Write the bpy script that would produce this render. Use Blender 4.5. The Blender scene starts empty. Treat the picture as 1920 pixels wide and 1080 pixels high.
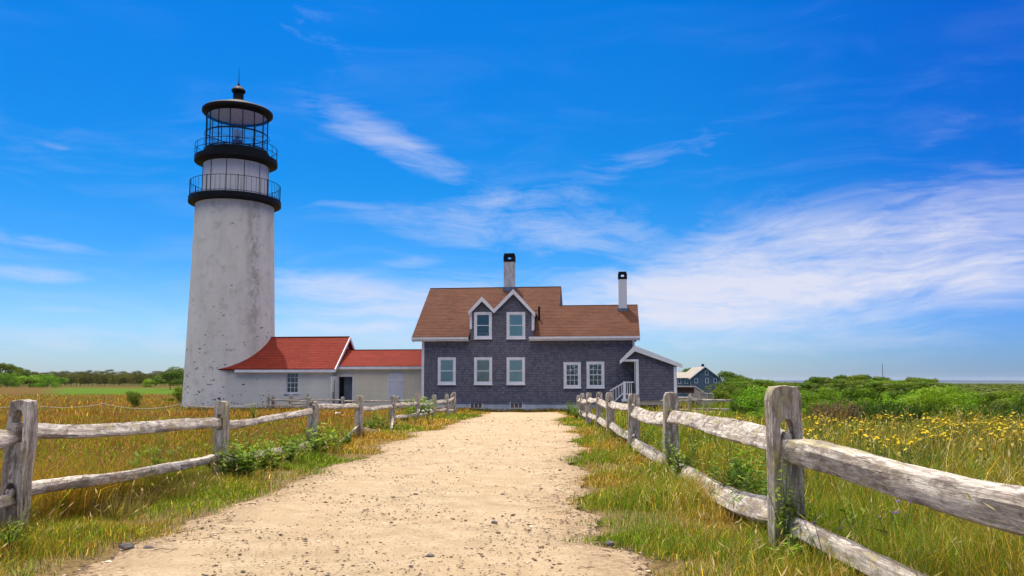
import bpy, bmesh, math, random
import numpy as np
from mathutils import Vector, Matrix, noise as mnoise
R = math.radians
SC = bpy.context.scene
COL = SC.collection
# ------------------------------------------------------------------ camera
F_PX, PITCH, EYE = 1490.0, R(4.75), 1.15
cam_data = bpy.data.cameras.new("camera")
cam = bpy.data.objects.new("camera", cam_data); COL.objects.link(cam)
cam_data.sensor_width = 36.0
cam_data.lens = F_PX / 1920.0 * 36.0
cam_data.shift_y = 51.0 / 1920.0
cam_data.clip_start = 0.05; cam_data.clip_end = 40000
cam.location = (0, 0, EYE); cam.rotation_euler = (R(90) + PITCH, 0, 0)
SC.camera = cam
SC.render.resolution_x, SC.render.resolution_y = 1024, 576
# ------------------------------------------------------------------ exposure
SC.view_settings.view_transform = 'Standard'
SC.view_settings.look = 'None'
SC.view_settings.exposure = 0.58
SC.view_settings.gamma = 1.0
SC.cycles.max_bounces = 6
SC.cycles.transparent_max_bounces = 12
# ------------------------------------------------------------------ sun
SUN_EL, SUN_LEFT = R(67), R(24)      # behind the house, a little to the left
sun_dir = Vector((-math.sin(SUN_LEFT) * math.cos(SUN_EL), math.cos(SUN_LEFT) * math.cos(SUN_EL), math.sin(SUN_EL)))
sl = bpy.data.lights.new("sun", 'SUN'); sl.energy = 3.2; sl.angle = R(0.53); sl.color = (1.0, 0.95, 0.87)
so = bpy.data.objects.new("sun", sl); COL.objects.link(so)
so.rotation_euler = sun_dir.to_track_quat('Z', 'Y').to_euler()

def ray(px, py):
    u = (px - 960.0) / F_PX; v = (591.0 - py) / F_PX
    c, s = math.cos(PITCH), math.sin(PITCH)
    return Vector((u, c - v * s, s + v * c))
def W(px, py, Y):
    d = ray(px, py); k = Y / d.y
    return Vector((d.x * k, Y, EYE + d.z * k))

# ------------------------------------------------------------------ node helpers
class NT:
    def __init__(s, nt): s.t = nt; s.n = nt.nodes; s.l = nt.links
    def node(s, kind, **kw):
        n = s.n.new(kind)
        for k, v in kw.items(): setattr(n, k, v)
        return n
    def put(s, inp, v):
        if isinstance(v, bpy.types.NodeSocket): s.l.new(v, inp)
        elif v is not None:
            if isinstance(v, (tuple, list)) and len(v) == 3 and inp.type == 'RGBA': v = (*v, 1)
            inp.default_value = v
    def m(s, op, a, b=None, c=None, clamp=False):
        n = s.node('ShaderNodeMath', operation=op, use_clamp=clamp)
        s.put(n.inputs[0], a)
        if b is not None: s.put(n.inputs[1], b)
        if c is not None: s.put(n.inputs[2], c)
        return n.outputs[0]
    def mix(s, f, a, b, mode='MIX'):
        n = s.node('ShaderNodeMix', data_type='RGBA', blend_type=mode)
        s.put(n.inputs[0], f); s.put(n.inputs[6], a); s.put(n.inputs[7], b)
        return n.outputs[2]
    def noise(s, vec, scale, detail=4, rough=0.55, dist=0.0, out=0):
        n = s.node('ShaderNodeTexNoise'); s.put(n.inputs['Vector'], vec)
        n.inputs['Scale'].default_value = scale; n.inputs['Detail'].default_value = detail
        n.inputs['Roughness'].default_value = rough; n.inputs['Distortion'].default_value = dist
        return n.outputs[out]
    def ramp(s, f, pts, interp='LINEAR'):
        n = s.node('ShaderNodeValToRGB'); n.color_ramp.interpolation = interp
        e = n.color_ramp.elements
        while len(e) < len(pts): e.new(0.5)
        for i, (p, c) in enumerate(pts):
            e[i].position = p; e[i].color = (*c, 1) if len(c) == 3 else c
        s.put(n.inputs[0], f); return n.outputs[0]
    def rng(s, v, a, b, c=0.0, d=1.0, smooth=True):
        n = s.node('ShaderNodeMapRange', interpolation_type='SMOOTHSTEP' if smooth else 'LINEAR')
        s.put(n.inputs[0], v)
        for i, q in enumerate((a, b, c, d)): n.inputs[i + 1].default_value = q
        return n.outputs[0]
    def mapping(s, vec, scale=(1, 1, 1), rot=(0, 0, 0), loc=(0, 0, 0)):
        n = s.node('ShaderNodeMapping'); s.put(n.inputs[0], vec)
        n.inputs['Scale'].default_value = scale; n.inputs['Rotation'].default_value = rot; n.inputs['Location'].default_value = loc
        return n.outputs[0]
    def vec(s, x, y, z=0.0):
        n = s.node('ShaderNodeCombineXYZ')
        s.put(n.inputs[0], x); s.put(n.inputs[1], y); s.put(n.inputs[2], z); return n.outputs[0]
    def bump(s, h, strength=0.5, dist=0.02):
        n = s.node('ShaderNodeBump'); n.inputs['Strength'].default_value = strength; n.inputs['Distance'].default_value = dist
        s.put(n.inputs['Height'], h); return n.outputs[0]

# ------------------------------------------------------------------ world: sky and cirrus
world = bpy.data.worlds.new("World"); SC.world = world; world.use_nodes = True
def build_world():
    t = NT(world.node_tree); t.n.clear()
    out = t.node('ShaderNodeOutputWorld'); bg = t.node('ShaderNodeBackground')
    sky = t.node('ShaderNodeTexSky', sky_type='NISHITA')
    sky.sun_disc = False; sky.sun_elevation = SUN_EL; sky.sun_rotation = -SUN_LEFT
    sky.air_density = 1.0; sky.dust_density = 0.5; sky.ozone_density = 3.0; sky.altitude = 30
    hs = t.node('ShaderNodeHueSaturation'); t.put(hs.inputs['Color'], sky.outputs[0])
    hs.inputs['Saturation'].default_value = 1.32; hs.inputs['Value'].default_value = 1.0
    tc = t.node('ShaderNodeTexCoord').outputs['Generated']
    sep = t.node('ShaderNodeSeparateXYZ'); t.put(sep.inputs[0], tc)
    az = t.m('ARCTAN2', sep.outputs[0], sep.outputs[1]); el = t.m('ARCSINE', sep.outputs[2])
    tint = t.ramp(t.m('DIVIDE', el, 1.2, clamp=True), [(0.0, (.33, .43, .66)), (.06, (.30, .45, .67)), (.12, (.13, .39, .61)), (.20, (.03, .38, .59)), (.38, (.004, .39, .65)), (.6, (.28, .52, .76)), (.9, (.75, .84, .88))])
    azt = t.rng(az, .15, .62, 0, 1)
    tint = t.mix(azt, tint, t.mix(1.0, tint, (.5, .66, .95), 'MULTIPLY'))
    blue = t.mix(1.0, hs.outputs[0], tint, 'MULTIPLY')
    # cloud patches: where in the sky (px of the photograph converted to azimuth / elevation), size, tilt, weight
    blobs = [(1620, 490, 640, 150, 4, 1.0), (1330, 565, 560, 95, 0, .95), (1000, 430, 420, 70, -3, .55), (900, 580, 520, 80, 0, .8), (1840, 450, 260, 70, 3, .5), (1640, 400, 140, 35, 10, .5),
             (735, 272, 190, 46, -24, .62), (660, 245, 90, 30, -15, .5), (960, 378, 210, 34, 4, .55), (1200, 300, 200, 40, 15, .40), (1320, 268, 90, 40, 5, .35),
             (640, 545, 260, 50, 0, .75), (680, 610, 260, 36, 0, .7), (60, 515, 140, 24, -4, .6), (60, 450, 160, 26, -8, .5), (20, 430, 60, 20, 0, .3), (180, 640, 340, 40, 0, .55), (1100, 600, 320, 45, 0, .6),
             (560, 50, 130, 60, -20, .2), (1500, 620, 300, 30, 0, .5), (960, 640, 1100, 42, 0, .55), (1700, 700, 250, 8, 0, .2), (100, 580, 120, 10, 0, .5),
             (780, 490, 90, 18, 5, .5), (660, 385, 120, 12, -3, .4), (300, 20, 160, 30, -20, .12), (1780, 240, 160, 30, 25, .14), (100, 275, 60, 10, -8, .3)]
    mask = None
    for px, py, rx, ry, rot, w in blobs:
        d = ray(px, py).normalized(); a0 = math.atan2(d.x, d.y); e0 = math.asin(d.z)
        k = 1.0 / F_PX * math.cos(a0) ** 1.5
        mp = t.node('ShaderNodeMapping', vector_type='TEXTURE'); t.put(mp.inputs[0], t.vec(az, el))
        mp.inputs['Location'].default_value = (a0, e0, 0); mp.inputs['Rotation'].default_value = (0, 0, R(rot)); mp.inputs['Scale'].default_value = (rx * k, ry * k, 1)
        ln = t.node('ShaderNodeVectorMath', operation='LENGTH'); t.put(ln.inputs[0], mp.outputs[0])
        g = t.rng(ln.outputs['Value'], 0.15, 1.35, w, 0.0)
        mask = g if mask is None else t.m('MAXIMUM', mask, g)
    p = t.vec(az, el)
    warp = t.node('ShaderNodeVectorMath', operation='MULTIPLY_ADD')
    t.put(warp.inputs[0], t.noise(p, 3.2, 3, 0.5, out=1)); warp.inputs[1].default_value = (0.24, 0.09, 0); t.put(warp.inputs[2], p)
    n1 = t.noise(t.mapping(warp.outputs[0], (2.4, 12, 1), (0, 0, R(-3))), 1.6, 12, 0.66, 0.5)
    n2 = t.noise(t.mapping(warp.outputs[0], (7, 34, 1), (0, 0, R(14)), (3, 1, 0)), 1.7, 10, 0.70, 0.5)
    n = t.m('ADD', t.m('MULTIPLY', n1, .62), t.m('MULTIPLY', n2, .38))
    dens = t.rng(t.m('ADD', n, t.m('MULTIPLY', mask, 0.30)), 0.55, 0.83, 0, 1, smooth=False)
    thin = t.m('MULTIPLY', t.rng(n1, .46, .78, 0, .20), t.rng(el, 0.55, 0.0, 0.0, 1.0))
    veil = t.m('MAXIMUM', t.m('MULTIPLY', dens, t.m('ADD', .12, t.m('MULTIPLY', mask, 1.0), clamp=True)), thin)
    high = t.m('MULTIPLY', t.rng(el, .58, .9), t.rng(n1, .3, .7, .55, .95))     # bright overhead cloud added out of frame to lift and neutralise the shade
    col = t.mix(t.m('MULTIPLY', veil, .93), blue, (3.45, 3.5, 4.1))
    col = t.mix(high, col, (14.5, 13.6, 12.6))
    bg.inputs['Strength'].default_value = 0.15
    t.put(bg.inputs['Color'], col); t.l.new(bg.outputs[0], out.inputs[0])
build_world()

# ------------------------------------------------------------------ terrain
def sst(x): x = np.clip(x, 0, 1); return x * x * (3 - 2 * x)
def H(X, Y):
    X = np.asarray(X, float); Y = np.asarray(Y, float)
    z = -.45 * np.clip((Y - 4) / 36, 0, 1)
    z = z - 2.2 * sst((Y - 26) / 110) * sst((X - 7) / 26)
    z = z - 14 * sst((Y - 150) / 1200) * sst((X - 45) / 250)
    z = z + .03 * np.sin(X * .9 + 1.3) * np.sin(Y * .55)
    return z
def h(x, y): return float(H(x, y))
def ground_hit(px, py):
    d = ray(px, py); lo = 1.0
    k = 1.0
    for _ in range(4000):
        if EYE + d.z * k <= h(d.x * k, d.y * k): break
        k *= 1.003
    return Vector((d.x * k, d.y * k, h(d.x * k, d.y * k)))

# ------------------------------------------------------------------ object helpers
def tag(o, label=None, cat=None, group=None, kind=None):
    if label: o['label'] = label
    if cat: o['category'] = cat
    if group: o['group'] = group
    if kind: o['kind'] = kind
    return o
def empty(name, loc=(0, 0, 0), rz=0.0):
    o = bpy.data.objects.new(name, None); COL.objects.link(o)
    o.location = loc; o.rotation_euler = (0, 0, rz); o.empty_display_size = .3
    return o
def copy_tree(o, parent=None):
    c = o.copy(); COL.objects.link(c); c.parent = parent
    for ch in list(o.children): copy_tree(ch, c)
    return c
def auto_uv(me):
    uv = me.uv_layers.new(name="UVMap")
    nl = len(me.loops)
    data = np.zeros(nl * 2)
    for p in me.polygons:
        n = p.normal
        if abs(n.z) > .999: U = Vector((1, 0, 0)); V = Vector((0, 1, 0))
        else:
            U = Vector((-n.y, n.x, 0)).normalized(); V = n.cross(U)
        for li in p.loop_indices:
            co = me.vertices[me.loops[li].vertex_index].co
            data[2 * li] = co.dot(U); data[2 * li + 1] = co.dot(V)
    uv.data.foreach_set('uv', data)
class MB:
    def __init__(s): s.v = []; s.f = []; s.uv = None
    def add(s, vs, fs):
        k = len(s.v); s.v += [tuple(q) for q in vs]; s.f += [tuple(i + k for i in f) for f in fs]; return s
    def box(s, x0, x1, y0, y1, z0, z1):
        return s.add([(x0, y0, z0), (x1, y0, z0), (x1, y1, z0), (x0, y1, z0), (x0, y0, z1), (x1, y0, z1), (x1, y1, z1), (x0, y1, z1)],
                     [(0, 3, 2, 1), (4, 5, 6, 7), (0, 1, 5, 4), (1, 2, 6, 5), (2, 3, 7, 6), (3, 0, 4, 7)])
    def prism(s, poly, y0, y1):            # poly of (x, z), counter-clockwise seen from -y
        n = len(poly)
        vs = [(x, y0, z) for x, z in poly] + [(x, y1, z) for x, z in poly]
        fs = [tuple(range(n)), tuple(reversed(range(n, 2 * n)))]
        fs += [(i, i + n, (i + 1) % n + n, (i + 1) % n) for i in range(n)]
        return s.add(vs, fs)
    def prism_x(s, poly, x0, x1):          # poly of (y, z)
        n = len(poly)
        vs = [(x0, y, z) for y, z in poly] + [(x1, y, z) for y, z in poly]
        fs = [tuple(reversed(range(n))), tuple(range(n, 2 * n))]
        fs += [(i, (i + 1) % n, (i + 1) % n + n, i + n) for i in range(n)]
        return s.add(vs, fs)
    def slab(s, q, th):                    # quad of 4 points (ccw from above) thickened downwards along its normal
        q = [Vector(p) for p in q]
        n = (q[1] - q[0]).cross(q[3] - q[0]).normalized()
        b = [p - n * th for p in q]; k = len(q)
        fs = [tuple(range(k)), tuple(reversed(range(k, 2 * k)))] + [(i, i + k, (i + 1) % k + k, (i + 1) % k) for i in range(k)]
        return s.add(q + b, fs)
    def bar(s, a, b, w, hh, up=Vector((0, 0, 1))):
        a = Vector(a); b = Vector(b); d = (b - a).normalized(); side = d.cross(up).normalized(); u = side.cross(d)
        vs = [p + side * i * w / 2 + u * j * hh / 2 for p in (a, b) for i, j in ((-1, -1), (1, -1), (1, 1), (-1, 1))]
        return s.add(vs, [(3, 2, 1, 0), (4, 5, 6, 7), (0, 1, 5, 4), (1, 2, 6, 5), (2, 3, 7, 6), (3, 0, 4, 7)])
    def tube(s, pts, r, n=6):
        pts = [Vector(p) for p in pts]; rs = r if isinstance(r, (list, tuple)) else [r] * len(pts)
        k0 = len(s.v); vs = []
        for i, p in enumerate(pts):
            d = (pts[min(i + 1, len(pts) - 1)] - pts[max(i - 1, 0)]).normalized()
            a = d.orthogonal().normalized() if abs(d.z) > .95 else d.cross(Vector((0, 0, 1))).normalized()
            b = d.cross(a)
            for j in range(n):
                t = 2 * math.pi * j / n; vs.append(p + (a * math.cos(t) + b * math.sin(t)) * rs[i])
        fs = [(i * n + j, i * n + (j + 1) % n, (i + 1) * n + (j + 1) % n, (i + 1) * n + j) for i in range(len(pts) - 1) for j in range(n)]
        fs += [tuple(reversed(range(n))), tuple(range((len(pts) - 1) * n, len(pts) * n))]
        return s.add(vs, fs)
    def lathe(s, prof, n=64, cx=0, cy=0):   # prof (r, z) bottom to top, outer surface
        vs = []; fs = []
        for r_, z in prof:
            for j in range(n):
                t = 2 * math.pi * j / n; vs.append((cx + r_ * math.cos(t), cy + r_ * math.sin(t), z))
        for i in range(len(prof) - 1):
            for j in range(n):
                fs.append((i * n + j, i * n + (j + 1) % n, (i + 1) * n + (j + 1) % n, (i + 1) * n + j))
        return s.add(vs, fs)
    def ring(s, R_, r, z, n=72, m=6, a0=0, a1=2 * math.pi):
        vs = []; full = abs(a1 - a0 - 2 * math.pi) < 1e-6; cnt = n if full else n + 1
        for i in range(cnt):
            t = a0 + (a1 - a0) * i / n
            for j in range(m):
                q = 2 * math.pi * j / m; rr = R_ + r * math.cos(q)
                vs.append((rr * math.cos(t), rr * math.sin(t), z + r * math.sin(q)))
        fs = [(i * m + j, ((i + 1) % cnt) * m + j, ((i + 1) % cnt) * m + (j + 1) % m, i * m + (j + 1) % m) for i in range(n) for j in range(m)]
        return s.add(vs, fs)
    def build(s, name, mat, parent=None, loc=(0, 0, 0), rz=0.0, smooth=False, uv=True, bevel=0.0):
        me = bpy.data.meshes.new(name); me.from_pydata(s.v, [], s.f); me.materials.append(mat)
        if uv: auto_uv(me)
        if smooth:
            me.polygons.foreach_set('use_smooth', [True] * len(me.polygons))
        me.update()
        o = bpy.data.objects.new(name, me); COL.objects.link(o); o.parent = parent
        o.location = loc; o.rotation_euler = (0, 0, rz)
        if bevel:
            b = o.modifiers.new("bevel", 'BEVEL'); b.width = bevel; b.segments = 2; b.limit_method = 'ANGLE'
        if smooth:
            try:
                md = o.modifiers.new("wn", 'EDGE_SPLIT'); md.split_angle = R(40)
            except Exception: pass
        return o

# ------------------------------------------------------------------ materials
MATS = {}
def mat(name, fn):
    if name in MATS: return MATS[name]
    m = bpy.data.materials.new(name); m.use_nodes = True
    t = NT(m.node_tree); p = t.n['Principled BSDF']
    fn(t, p); MATS[name] = m; return m
def simple(name, col, rough=.7, var=.15, scale=6, spec=.3, bump=.0, metal=0):
    def f(t, p):
        oc = t.node('ShaderNodeTexCoord').outputs['Object']
        n = t.noise(oc, scale, 6, .6)
        lo = tuple(c * (1 - var) for c in col); hi = tuple(min(1, c * (1 + var)) for c in col)
        t.put(p.inputs['Base Color'], t.ramp(n, [(.3, lo), (.7, hi)])); p.inputs['Roughness'].default_value = rough
        p.inputs['Specular IOR Level'].default_value = spec; p.inputs['Metallic'].default_value = metal
        if bump: t.put(p.inputs['Normal'], t.bump(n, bump, .02))
    return mat(name, f)
def brickish(t, uvv, w, hh, offs=.5, mortar=.006, bias=0.0, seed=0):
    b = t.node('ShaderNodeTexBrick'); t.put(b.inputs['Vector'], uvv)
    b.inputs['Scale'].default_value = 1; b.inputs['Brick Width'].default_value = w; b.inputs['Row Height'].default_value = hh
    b.inputs['Mortar Size'].default_value = mortar; b.inputs['Mortar Smooth'].default_value = .2; b.inputs['Bias'].default_value = bias
    b.offset = offs
    b.inputs['Color1'].default_value = (0, 0, 0, 1); b.inputs['Color2'].default_value = (1, 1, 1, 1); b.inputs['Mortar'].default_value = (.5, .5, .5, 1)
    return b
def shingle_wall(t, p):
    uv = t.node('ShaderNodeTexCoord').outputs['UV']
    wob = t.node('ShaderNodeVectorMath', operation='MULTIPLY_ADD'); t.put(wob.inputs[0], t.noise(uv, 2.3, 3, out=1)); wob.inputs[1].default_value = (.05, .022, 0); t.put(wob.inputs[2], uv)
    b = brickish(t, wob.outputs[0], .15, .135, .37, .007)
    big = t.noise(t.mapping(uv, (.35, .5, 1)), 1.2, 5, .6); fine = t.noise(t.mapping(uv, (30, 3, 1)), 1.5, 4, .6)
    c = t.mix(b.outputs[0], (.060, .065, .096), (.155, .156, .205))
    c = t.mix(t.rng(big, .35, .7), c, t.mix(.45, c, (.135, .11, .11)))
    c = t.mix(t.m('MULTIPLY', fine, .5), c, (.24, .235, .26))
    sep = t.node('ShaderNodeSeparateXYZ'); t.put(sep.inputs[0], wob.outputs[0])
    saw = t.m('FRACT', t.m('DIVIDE', sep.outputs[1], .135))          # butt edges of the courses
    c = t.mix(t.m('MULTIPLY', b.outputs[1], .75), c, (.035, .034, .045))
    c = t.mix(t.rng(t.noise(uv, 9, 2), .68, .78, 0, .6), c, (.05, .05, .06))
    t.put(p.inputs['Base Color'], c); p.inputs['Roughness'].default_value = .85; p.inputs['Specular IOR Level'].default_value = .15
    hgt = t.m('ADD', t.m('MULTIPLY', t.m('SUBTRACT', 1, saw), .7), t.m('SUBTRACT', t.m('MULTIPLY', fine, .2), b.outputs[1]))
    t.put(p.inputs['Normal'], t.bump(hgt, .9, .02))
M_SHINGLE = mat('cedar_shingles', shingle_wall)
def roof_fn(c1, c2, c3, row, width):
    def f(t, p):
        uv = t.node('ShaderNodeTexCoord').outputs['UV']
        wob = t.node('ShaderNodeVectorMath', operation='MULTIPLY_ADD'); t.put(wob.inputs[0], t.noise(uv, 1.6, 4, out=1)); wob.inputs[1].default_value = (.06, .03, 0); t.put(wob.inputs[2], uv)
        b = brickish(t, wob.outputs[0], width, row, .43, .008)
        sep = t.node('ShaderNodeSeparateXYZ'); t.put(sep.inputs[0], wob.outputs[0])
        saw = t.m('FRACT', t.m('DIVIDE', sep.outputs[1], row))
        # some courses show more than others
        rowid = t.m('FLOOR', t.m('DIVIDE', sep.outputs[1], row))
        wn = t.node('ShaderNodeTexWhiteNoise', noise_dimensions='1D'); t.put(wn.inputs['W'], rowid)
        big = t.noise(uv, .6, 6, .65); st = t.rng(t.noise(t.mapping(uv, (.55, 7, 1)), 1.6, 8, .78), .32, .68)
        c = t.mix(t.m('ADD', t.m('MULTIPLY', b.outputs[0], .4), t.m('MULTIPLY', st, .75)), c1, c2)
        c = t.mix(t.rng(big, .35, .75), c, t.mix(.5, c, c3))
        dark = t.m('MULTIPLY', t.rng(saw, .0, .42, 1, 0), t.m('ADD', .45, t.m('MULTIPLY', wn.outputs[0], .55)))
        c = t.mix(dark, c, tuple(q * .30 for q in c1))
        t.put(p.inputs['Base Color'], c); p.inputs['Roughness'].default_value = .9; p.inputs['Specular IOR Level'].default_value = .15
        t.put(p.inputs['Normal'], t.bump(t.m('SUBTRACT', t.m('MULTIPLY', t.m('SUBTRACT', 1, saw), 1.0), b.outputs[1]), .8, .02))
    return f
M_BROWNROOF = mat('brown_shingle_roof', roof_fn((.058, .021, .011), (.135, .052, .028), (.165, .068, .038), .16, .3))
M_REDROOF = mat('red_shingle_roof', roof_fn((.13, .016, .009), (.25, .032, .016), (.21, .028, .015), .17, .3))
M_GREYROOF = mat('weathered_grey_roof', roof_fn((.28, .24, .19), (.48, .42, .34), (.4, .36, .3), .2, .3))
def white_trim(t, p):
    oc = t.node('ShaderNodeTexCoord').outputs['Object']
    n = t.noise(oc, 3, 6, .65); n2 = t.noise(t.mapping(oc, (1, 1, .3)), 22, 5, .7)
    c = t.ramp(n, [(.3, (.62, .61, .62)), (.65, (.80, .79, .80))])
    c = t.mix(t.rng(n2, .60, .75, 0, .45), c, (.42, .37, .32))
    t.put(p.inputs['Base Color'], c); p.inputs['Roughness'].default_value = .55
    t.put(p.inputs['Normal'], t.bump(n2, .2, .01))
M_TRIM = mat('white_painted_trim', white_trim)
def brickpaint(cream):
    def f(t, p):
        uv = t.node('ShaderNodeTexCoord').outputs['UV']
        wob = t.node('ShaderNodeVectorMath', operation='MULTIPLY_ADD'); t.put(wob.inputs[0], t.noise(uv, 4, 3, out=1)); wob.inputs[1].default_value = (.02, .012, 0); t.put(wob.inputs[2], uv)
        b = brickish(t, wob.outputs[0], .21, .072, .5, .008)
        n = t.noise(t.mapping(uv, (1, .35, 1)), .9, 7, .65); n2 = t.noise(uv, 7, 5, .7)
        if cream == 'tower':
            c = t.ramp(n, [(.25, (.60, .56, .48)), (.45, (.80, .76, .66)), (.68, (.90, .86, .76))])
        elif cream == 'wing':
            c = t.ramp(n, [(.28, (.70, .68, .58)), (.7, (.86, .82, .69))])
        else:
            c = t.ramp(n, [(.28, (.74, .67, .49)), (.7, (.86, .79, .59))])
        c = t.mix(t.rng(n2, .55, .8, 0, .22), c, (.30, .27, .22))
        c = t.mix(t.m('MULTIPLY', b.outputs[1], .42), c, (.30, .28, .25))
        if cream == 'tower':
            sep = t.node('ShaderNodeSeparateXYZ'); t.put(sep.inputs[0], uv)
            st = t.noise(t.mapping(uv, (2.6, .16, 1)), 1.0, 7, .72)       # rain streaks
            c = t.mix(t.rng(st, .56, .76, 0, .28), c, (.30, .28, .23))
            c = t.mix(t.rng(t.noise(uv, 1.1, 10, .80), .50, .66, 0, .48), c, (.36, .33, .27))
            # one broad grimy run below the gallery, down the right of the shaft
            run = t.m('MULTIPLY', t.rng(t.m('ABSOLUTE', t.m('SUBTRACT', t.m('ADD', sep.outputs[0], t.m('MULTIPLY', t.noise(uv, .5, 5, .65), 1.1)), 1.85)), .0, .75, 1, 0), t.rng(sep.outputs[1], .6, 7.5, .0, 1))
            c = t.mix(t.m('MULTIPLY', run, t.rng(t.noise(t.mapping(uv, (2.2, 1.1, 1)), 1.2, 10, .80), .38, .62, 0, .62)), c, (.16, .135, .09))
        if cream in ('tower', 'wing'):
            sep2 = t.node('ShaderNodeSeparateXYZ'); t.put(sep2.inputs[0], uv)
            chip = t.noise(t.mapping(uv, (1, 1.9, 1), (0, 0, 0), (3, 7, 0)), 2.3, 8, .62)
            lim = t.rng(sep2.outputs[1], 2 if cream == 'tower' else 1.0, 9.5 if cream == 'tower' else 2.3, .612, .695, smooth=False)
            k = t.m('GREATER_THAN', chip, lim)
            if cream == 'wing': k = t.m('MULTIPLY', k, t.m('LESS_THAN', sep2.outputs[0], -8.6))
            c = t.mix(k, c, t.mix(n2, (.015, .015, .02), (.07, .06, .06)))
        t.put(p.inputs['Base Color'], c); p.inputs['Roughness'].default_value = .75; p.inputs['Specular IOR Level'].default_value = .25
        t.put(p.inputs['Normal'], t.bump(t.m('SUBTRACT', t.m('MULTIPLY', n2, 1.2), b.outputs[1]), .8, .018))
    return f
M_TOWER = mat('whitewashed_tower_brick', brickpaint('tower'))
M_WING = mat('whitewashed_wing_brick', brickpaint('wing'))
M_CREAM = mat('cream_passage_brick', brickpaint('cream'))
M_BLACK = simple('black_iron_paint', (.005, .005, .007), .6, .4, 5, .15)
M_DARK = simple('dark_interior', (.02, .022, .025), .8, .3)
M_FOUND = simple('pale_foundation', (.50, .52, .53), .85, .25, 1.5)
M_GREYDOOR = simple('grey_plank_door', (.62, .63, .66), .6, .12, 4)
M_CURTAIN = simple('pale_curtain', (.60, .78, .74), .9, .08, 2)
M_BLIND = simple('beige_blind', (.50, .50, .42), .9, .2, 3)
M_ROOM = simple('dark_room', (.05, .075, .085), .6, .5, 2)
M_GOODS = simple('shelf_goods', (.30, .20, .15), .7, .7, 9)
M_WHITEIN = simple('white_lantern_ceiling', (.82, .80, .77), .6, .1, 3)
def glass_fn(t, p):
    t.n.remove(p); out = t.n['Material Output']
    tr = t.node('ShaderNodeBsdfTransparent'); tr.inputs[0].default_value = (.86, .93, .93, 1)
    gl = t.node('ShaderNodeBsdfGlossy'); gl.inputs['Roughness'].default_value = .02; gl.inputs['Color'].default_value = (.95, .97, 1, 1)
    fr = t.node('ShaderNodeFresnel'); fr.inputs['IOR'].default_value = 1.55
    mx = t.node('ShaderNodeMixShader'); t.l.new(fr.outputs[0], mx.inputs[0]); t.l.new(tr.outputs[0], mx.inputs[1]); t.l.new(gl.outputs[0], mx.inputs[2])
    t.l.new(mx.outputs[0], out.inputs[0])
M_GLASS = mat('window_glass', glass_fn)
def wood_fn(axis, dark=1.0):
    def f(t, p):
        tc = t.node('ShaderNodeTexCoord'); oc = tc.outputs['Object']; oi = t.node('ShaderNodeObjectInfo')
        off = t.node('ShaderNodeVectorMath', operation='ADD'); t.put(off.inputs[0], oc)
        t.put(off.inputs[1], t.vec(t.m('MULTIPLY', oi.outputs['Random'], 17), t.m('MULTIPLY', oi.outputs['Random'], 5), 0))
        oc = off.outputs[0]
        wv = t.node('ShaderNodeVectorMath', operation='MULTIPLY_ADD'); t.put(wv.inputs[0], t.noise(oc, 3.5, 3, .5, out=1)); wv.inputs[1].default_value = (.05, .05, .05); t.put(wv.inputs[2], oc); oc2 = wv.outputs[0]
        s_ = (.7, 14, 14) if axis == 'x' else (14, 14, .7); s2 = (3.0, 60, 60) if axis == 'x' else (60, 60, 3.0)
        g = t.noise(t.mapping(oc2, s_), 2.2, 8, .7, .2); fine = t.noise(t.mapping(oc2, s2), 2.2, 6, .75, .2)
        s3 = (.45, 1, 1) if axis == 'x' else (1, 1, .45)
        blot = t.noise(t.mapping(oc, s3), 24, 6, .7); patch = t.noise(t.mapping(oc, s3), 4.5, 5, .6)
        c = t.ramp(g, [(.30, (.15, .12, .095)), (.44, (.34, .29, .245)), (.56, (.52, .465, .40)), (.72, (.68, .62, .55))])
        c = t.mix(t.rng(fine, .38, .60, .60, 0), c, (.13, .105, .085))
        c = t.mix(t.rng(t.m('ADD', t.m('MULTIPLY', blot, .62), t.m('MULTIPLY', patch, .45)), .53, .63, 0, .62), c, (.15, .115, .09))
        s4 = (.35, 1, 1) if axis == 'x' else (1, 1, .22)
        stain = t.noise(t.mapping(oc, s4, (0, 0, 0), (4, 2, 7)), 9 if axis == 'x' else 17, 8, .74, .3)
        c = t.mix(t.rng(stain, .49, .57, 0, .80), c, t.mix(fine, (.07, .05, .04), (.19, .15, .125)))
        c = t.mix(t.m('MULTIPLY', t.rng(patch, .52, .66), t.rng(blot, .42, .62, 0, .6)), c, (.42, .38, .16))
        c = t.mix(t.rng(blot, .28, .40, .45, 0), c, (.66, .62, .56))
        ck = t.rng(t.noise(t.mapping(oc2, tuple(q * .8 for q in s_)), 2.6, 4, .6), .66, .70, 0, 1)
        c = t.mix(t.m('MULTIPLY', ck, .8), c, (.05, .038, .03))
        c = t.mix(1.0, c, (dark, dark * .99, dark * .95), 'MULTIPLY')
        t.put(p.inputs['Base Color'], c); p.inputs['Roughness'].default_value = .85; p.inputs['Specular IOR Level'].default_value = .15
        hh = t.m('SUBTRACT', t.m('ADD', t.m('ADD', t.m('MULTIPLY', g, .6), t.m('MULTIPLY', fine, .7)), t.m('MULTIPLY', blot, .6)), ck)
        t.put(p.inputs['Normal'], t.bump(hh, 1.0, .014))
    return f
M_RAIL = mat('weathered_rail_wood', wood_fn('x', 1.55))
M_POST = mat('weathered_post_wood', wood_fn('z', 1.5))
M_DECKWOOD = simple('silvered_deck_wood', (.42, .37, .31), .8, .25, 8)
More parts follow.
